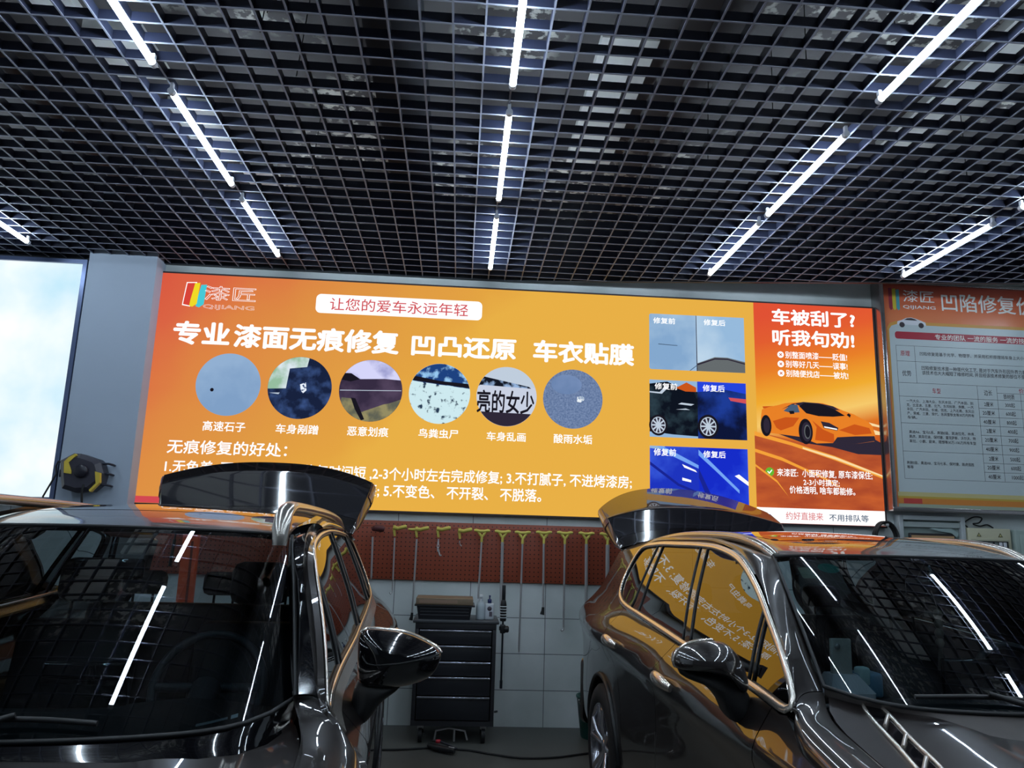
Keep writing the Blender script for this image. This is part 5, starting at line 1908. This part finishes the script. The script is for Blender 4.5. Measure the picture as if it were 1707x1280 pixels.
    st_ = MB().box(-.66, .66, 2.78, 3.25, .42, .60, .05)
    M = Matrix.Translation((0, 3.22, .58)) @ Matrix.Rotation(R(-16), 4, 'X')
    st_.box(-.66, .66, -.07, .06, 0, .60, .05, M)
    st_.build('rear_seat', seat_dark, cab_)
    for x in (-.40, 0.02, .40):
        mb = MB()
        M2 = Matrix.Translation((x, 3.40, 1.19)) @ Matrix.Rotation(R(-8), 4, 'X')
        mb.box(-.115, .115, -.04, .04, .01, .135, .035, M2)
        for q in (-.05, .05):
            mb.cyl(M2 @ Vector((q, 0, -.08)), M2 @ Vector((q, 0, .02)), .007, 8)
        mb.build('headrest', seat_dark, cab_)
    def liner(x, y):
        p = roof(x, y)
        return p - Vector((0, 0, .05))
    panel('headliner', liner, [(-.54, 2.0), (.54, 2.0), (.55, 3.2), (.50, 4.15), (-.50, 4.15), (-.55, 3.2)], .1, inner_dark, cab_, 0, -1)
    MB().box(-.115, .115, 1.76, 1.79, 1.385, 1.455, .012).tube([(0, 1.78, 1.45), (0, 1.80, zm(1.50))], .012, 8).build('inside_mirror', black_gloss, cab_)
    return car


def thing_part(name, parent, loc):
    o = bpy.data.objects.new(name, None)
    o.empty_display_size = .05
    COL.objects.link(o)
    o.parent = parent
    o.location = loc
    return o


BARS = (((3.165, 1.508), (3.08, 1.188), (3.251, 1.499), (3.217, 1.20)),
        ((2.473, 1.534), (2.212, 1.137), (2.559, 1.538), (2.295, 1.143)),
        ((1.60, 1.298), (1.554, 1.095), (1.628, 1.298), (1.58, 1.095)))


def ext(a, b):
    """lengthen a bar line so that it crosses the whole window"""
    a, b = Vector(a), Vector(b)
    d = (a - b).normalized()
    return tuple(a + d * .4), tuple(b - d * .4)


BARS = tuple(ext(b[0], b[1]) + ext(b[2], b[3]) for b in BARS)

CAR_R = dict(
    pillar=None, k=0.0, bf=0.0, dh=0.0, sill=0.0, trim_r=.0145, hz=.965, bars=BARS,
    dlo=[(3.479, 1.204), (3.60, 1.235), (3.661, 1.29), (3.668, 1.36), (3.645, 1.45), (3.585, 1.512), (3.288, 1.547), (2.9, 1.554), (2.548, 1.555), (2.322, 1.546), (2.041, 1.505), (1.776, 1.414),
         (1.575, 1.317), (1.385, 1.21), (1.275, 1.125), (1.248, 1.092), (1.258, 1.072), (1.29, 1.066), (1.345, 1.069), (1.522, 1.086), (1.825, 1.103), (2.236, 1.123), (2.604, 1.146), (3.049, 1.172), (3.311, 1.186)],
    low=[(1.20, 1.060), (1.29, 1.064), (1.345, 1.069), (1.522, 1.086), (1.825, 1.103), (2.236, 1.123), (2.604, 1.146), (3.049, 1.172), (3.311, 1.186), (3.479, 1.204)],
    O=[(.20, .80), (.6, .925), (.95, .972), (1.10, .995), (1.18, 1.03), (1.232, 1.085), (1.372, 1.220), (1.563, 1.328), (1.766, 1.427), (2.034, 1.519), (2.32, 1.559), (2.548, 1.567), (3.288, 1.559), (3.60, 1.525), (4.24, 1.47)],
    I=lambda zm: [(.775, .22, .865), (.783, .6, .958), (.778, .95, 1.017), (.772, 1.12, 1.047), (.742, 1.25, 1.072), (.705, 1.345, 1.118), (.668, 1.51, 1.233), (.640, 1.65, 1.33), (.610, 1.79, 1.425),
                  (.581, 1.94, 1.513), (.597, 2.25, 1.562), (.602, 2.55, 1.584), (.592, 3.28, 1.578), (.572, 3.65, 1.557), (.532, 4.22, 1.517)],
    roofz=[1.535, 1.572, 1.610, 1.633, 1.617, 1.578, 1.555],
    rail=lambda zm: [(.562, 1.95, 1.520), (.568, 2.06, 1.558), (.575, 2.25, 1.588), (.578, 2.6, 1.600), (.572, 3.06, 1.594), (.56, 3.5, 1.566), (.545, 3.85, 1.535)], rail_w=.026, rail_flat=.8,
    mirror=[(-1.146, 1.168), (-1.137, 1.202), (-1.11, 1.224), (-1.068, 1.239), (-1.009, 1.244), (-.967, 1.236), (-.934, 1.209), (-.906, 1.163), (-.891, 1.106), (-.896, 1.083), (-.913, 1.079), (-.962, 1.120), (-1.028, 1.140), (-1.111, 1.149), (-1.14, 1.155)],
    stem=[(-1.125, 1.150), (-1.028, 1.150), (-.962, 1.140), (-.904, 1.10), (-.872, 1.05), (-.880, .985), (-.907, .976), (-.952, .992), (-.988, 1.058), (-1.037, 1.10), (-1.11, 1.126)],
    mirror_line=[(-1.140, 1.158), (-1.146, 1.170), (-1.137, 1.204), (-1.11, 1.226), (-1.068, 1.241), (-1.009, 1.246)], mirror_d=.085, mirror_mat=paint, stem_black=True, mirror_seam=None,
    ws=dict(x=.70, y=1.08, dy=.265, z=1.10, dz=.028), hood_rear=[(0, .90), (.2, .91), (.4, 1.0), (.52, 1.17), (.60, 1.30), (.64, 1.355), (.66, 1.376)],
    hood_y=pchip([0, .2, .4, .52, .60, .66, .72], [.90, .91, 1.0, 1.17, 1.30, 1.376, 1.39]), vents=True, cowl_mat=mat('cowl_grey', srgb(74, 68, 66), .5),
    wipers=[(-.10, -.52, 1), (.45, -.05, 1)], dash=1.04,
    gate=[((4.33, 1.575), (.60, 4.24, 1.51)), ((4.42, 1.655), (.63, 4.31, 1.57)), ((4.60, 1.815), (.665, 4.46, 1.71)), ((5.06, 1.982), (.66, 4.68, 1.80))],
    gate_mat=paint, gate_th=[.03, .06, .10, .15, .11], gate_n=(0, -.5, .86))

CAR_L = dict(
    pillar=black_gloss, k=0.06, bf=0.04, dh=-.04, sill=.040, trim_r=.009, hz=.985, bars=BARS,
    dlo=[(3.40, 1.222), (3.52, 1.245), (3.575, 1.30), (3.58, 1.39), (3.53, 1.495), (3.35, 1.542), (3.093, 1.556), (2.602, 1.570), (2.295, 1.566), (1.985, 1.548), (1.78, 1.512), (1.645, 1.440), (1.55, 1.372), (1.475, 1.308),
         (1.36, 1.208), (1.262, 1.120), (1.228, 1.092), (1.232, 1.080), (1.26, 1.080), (1.32, 1.098), (1.515, 1.130), (1.81, 1.155), (2.25, 1.175), (2.70, 1.189), (3.135, 1.206)],
    low=[(1.18, 1.060), (1.26, 1.079), (1.32, 1.098), (1.515, 1.130), (1.81, 1.155), (2.25, 1.175), (2.70, 1.189), (3.135, 1.206), (3.40, 1.222)],
    O=[(.20, .78), (.6, .895), (.95, .94), (1.10, .965), (1.17, 1.01), (1.212, 1.085), (1.352, 1.222), (1.54, 1.383), (1.64, 1.452), (1.978, 1.560), (2.295, 1.578), (2.602, 1.582), (3.093, 1.568), (3.52, 1.508), (4.24, 1.48)],
    I=lambda zm: [(.765, .22, .835), (.775, .6, .925), (.775, .95, .976), (.772, 1.12, 1.005), (.752, 1.22, 1.045), (.722, 1.297, 1.104), (.680, 1.48, 1.228), (.650, 1.615, 1.32), (.628, 1.71, 1.385),
                  (.581, 1.94, zm(1.513)), (.597, 2.25, zm(1.562)), (.602, 2.55, zm(1.584)), (.592, 3.1, zm(1.58)), (.572, 3.6, zm(1.56)), (.532, 4.22, zm(1.517))],
    roofz=[1.535, 1.572, 1.610, 1.633, 1.617, 1.578, 1.555],
    rail=lambda zm: [(.575, 1.69, 1.515), (.575, 1.70, 1.60), (.578, 1.78, 1.642), (.58, 1.95, 1.650), (.585, 2.3, 1.650), (.59, 2.9, 1.643), (.58, 3.5, 1.622), (.56, 4.0, 1.575)], rail_w=.031, rail_flat=.7,
    mirror=[(.880, 1.257), (.898, 1.268), (.977, 1.266), (1.03, 1.257), (1.079, 1.239), (1.125, 1.214), (1.138, 1.196), (1.131, 1.162), (1.105, 1.126), (1.027, 1.098), (.928, 1.095), (.887, 1.105), (.876, 1.18)],
    stem=[(.886, 1.118), (.95, 1.12), (1.015, 1.096), (.959, 1.045), (.901, .977), (.872, .985), (.866, 1.06)],
    mirror_line=[(.880, 1.257), (.898, 1.268), (.977, 1.266), (1.03, 1.257), (1.079, 1.239), (1.125, 1.214), (1.138, 1.198)], mirror_d=.085, mirror_mat=black_gloss, stem_black=True,
    mirror_seam=[(.893, 1.192), (.908, 1.173), (.983, 1.175), (1.062, 1.186), (1.128, 1.197)],
    ws=dict(x=.72, y=1.03, dy=.265, z=1.05, dz=.052), hood_rear=[(0, .96), (.2, .962), (.4, .975), (.54, 1.0), (.62, 1.05), (.68, 1.13), (.705, 1.2)],
    hood_y=pchip([0, .2, .4, .54, .62, .70, .74], [.96, .962, .975, 1.0, 1.05, 1.20, 1.22]), vents=False, cowl_mat=black_gloss,
    wipers=[(-.10, .28, 1), (-.62, -.2, 1)], dash=1.0,
    gate=[((4.33, 1.615), (.60, 4.22, 1.55)), ((4.42, 1.71), (.64, 4.30, 1.64)), ((4.65, 1.968), (.705, 4.47, 1.848)), ((4.75, 2.04), (.715, 4.53, 1.906))],
    gate_mat=black_gloss, gate_th=[.03, .06, .12, .19, .13], gate_n=(0, -.62, .78))

car_l = build_car('dark SUV at the left with raised black tail gate and black chrome-edged mirror', (-1.09, 1.01, 0), R(3.2), CAR_L)
car_r = build_car('dark brown SUV with chrome-lined side windows and raised tail gate at the right', (1.95, 1.20, 0), R(2.5), CAR_R)


# ---------------------------------------------------------------- things in the right car
def in_car(car, p):
    a = car.rotation_euler[2]
    c, s = math.cos(a), math.sin(a)
    return (car.location.x + p[0] * c - p[1] * s, car.location.y + p[0] * s + p[1] * c, p[2])


ph = thing('phone_holder', 'grey phone holder with an upright plate on the dashboard of the right car', 'phone holder', in_car(car_r, (-.55, 1.50, 1.042)), R(2.5))
gh = mat('holder_grey', srgb(206, 200, 204), .5)
mb = MB().box(-.10, .085, -.06, .06, 0, .05, .008)
mb.add([(-.075, -.06, .045), (.085, -.06, .045), (.085, .06, .045), (-.075, .06, .045), (-.045, -.02, .10), (.045, -.02, .10), (.045, .04, .10), (-.045, .04, .10)], [[0, 1, 5, 4], [1, 2, 6, 5], [2, 3, 7, 6], [3, 0, 4, 7], [4, 5, 6, 7]])
mb.build('base', gh, ph)
MB().box(-.038, .035, -.006, .010, .095, .215, .003).build('plate', mat('holder_plate', srgb(196, 190, 180), .5), ph)
MB().lathe([(0, -.004), (.009, -.004), (.011, 0), (0, .004)], (-.018, -.009, .19), 14, 'Y').build('screw', steel, ph)
tb = thing('tissue_pack', 'pale blue and white tissue pack behind the phone holder', 'tissue pack', in_car(car_r, (-.40, 1.62, 1.045)), R(6))
MB().box(-.05, .05, -.04, .04, 0, .085, .012).build('pack', mat('tissue_blue', srgb(120, 160, 186), .4), tb)
MB().box(-.045, .0, -.042, .0, .04, .105, .01).build('tissue', mat('tissue_white', srgb(206, 226, 222), .8), tb)
pd = thing('hanging_pendant', 'knotted pendant with tassel hanging under the inside mirror of the right car', 'pendant', in_car(car_r, (-.03, 1.72, 1.11)), R(2.5))
mb = MB().cyl((0, .03, .30), (0, 0, .24), .002, 6).cyl((0, 0, .24), (0, 0, .11), .002, 6)
mb.build('cord', mat('pendant_cord', srgb(96, 86, 80), .6), pd)
mb = MB()
for q in range(4):
    mb.lathe([(0, -.022), (.012, -.014), (.017, 0), (.012, .014), (0, .022)], (0, 0, .215 - .035 * q), 12)
mb.build('bead', mat('pendant_bead', srgb(126, 112, 98), .4), pd)
mb = MB()
for q in range(9):
    a = 2 * pi * q / 9
    mb.tube([(.004 * math.cos(a), .004 * math.sin(a), .095), (.011 * math.cos(a), .011 * math.sin(a), .01)], .0022, 5)
mb.build('tassel', mat('pendant_tassel', srgb(110, 98, 90), .7), pd)
# stickers behind the windscreen of the right car
cabr = [o for o in car_r.children if o.name.startswith('windscreen') and 'seal' not in o.name][0]


def on_ws(C, s_, t):
    rz = pchip([1.84, 2.0, 2.3, 2.8, 3.4, 4.0, 4.30], C['roofz'])
    wb = C['ws']
    a = abs(s_)
    b = Vector((wb['x'] * s_, wb['y'] + wb['dy'] * bow(a, .35), wb['z'] + wb['dz'] * bow(a, .35)))
    xt, yt = .578 * s_, 1.84 + .10 * bow(s_, .5)
    p = b.lerp(Vector((xt, yt, rz(yt) - .045 * bow(xt / .59, .5))), t)
    bul = .016 * 4 * t * (1 - t)
    return p + Vector((s_ * .25, -.45, .86)) * (bul * (1 - .3 * a ** 8)) - Vector((0, -.003, .007))


panel('round_sticker', lambda a, b: on_ws(CAR_R, a, b), circle(-.715, .895, .065, 28, .045), .03, mat('sticker_green', srgb(40, 132, 120), .6), cabr, 0, 1)
cabl = [o for o in car_l.children if o.name.startswith('windscreen') and 'seal' not in o.name][0]
vin = panel('number_strip', lambda a, b: on_ws(CAR_L, a, b), [(.70, .030), (.80, .040), (.80, .049), (.70, .039)], .02, mat('strip_grey', srgb(120, 124, 128), .6), cabl, 0, 1)
panel('strip_block', lambda a, b: on_ws(CAR_L, a, b), [(.81, .038), (.832, .040), (.832, .054), (.81, .052)], .02, mat('strip_pale', srgb(210, 212, 216), .6), vin, 0, 1)
panel('square_sticker', lambda a, b: on_ws(CAR_R, a, b), rrect(-.90, -.82, .80, .90, .01), .03, mat('sticker_pale', srgb(140, 150, 130), .6), cabr, 0, 1)
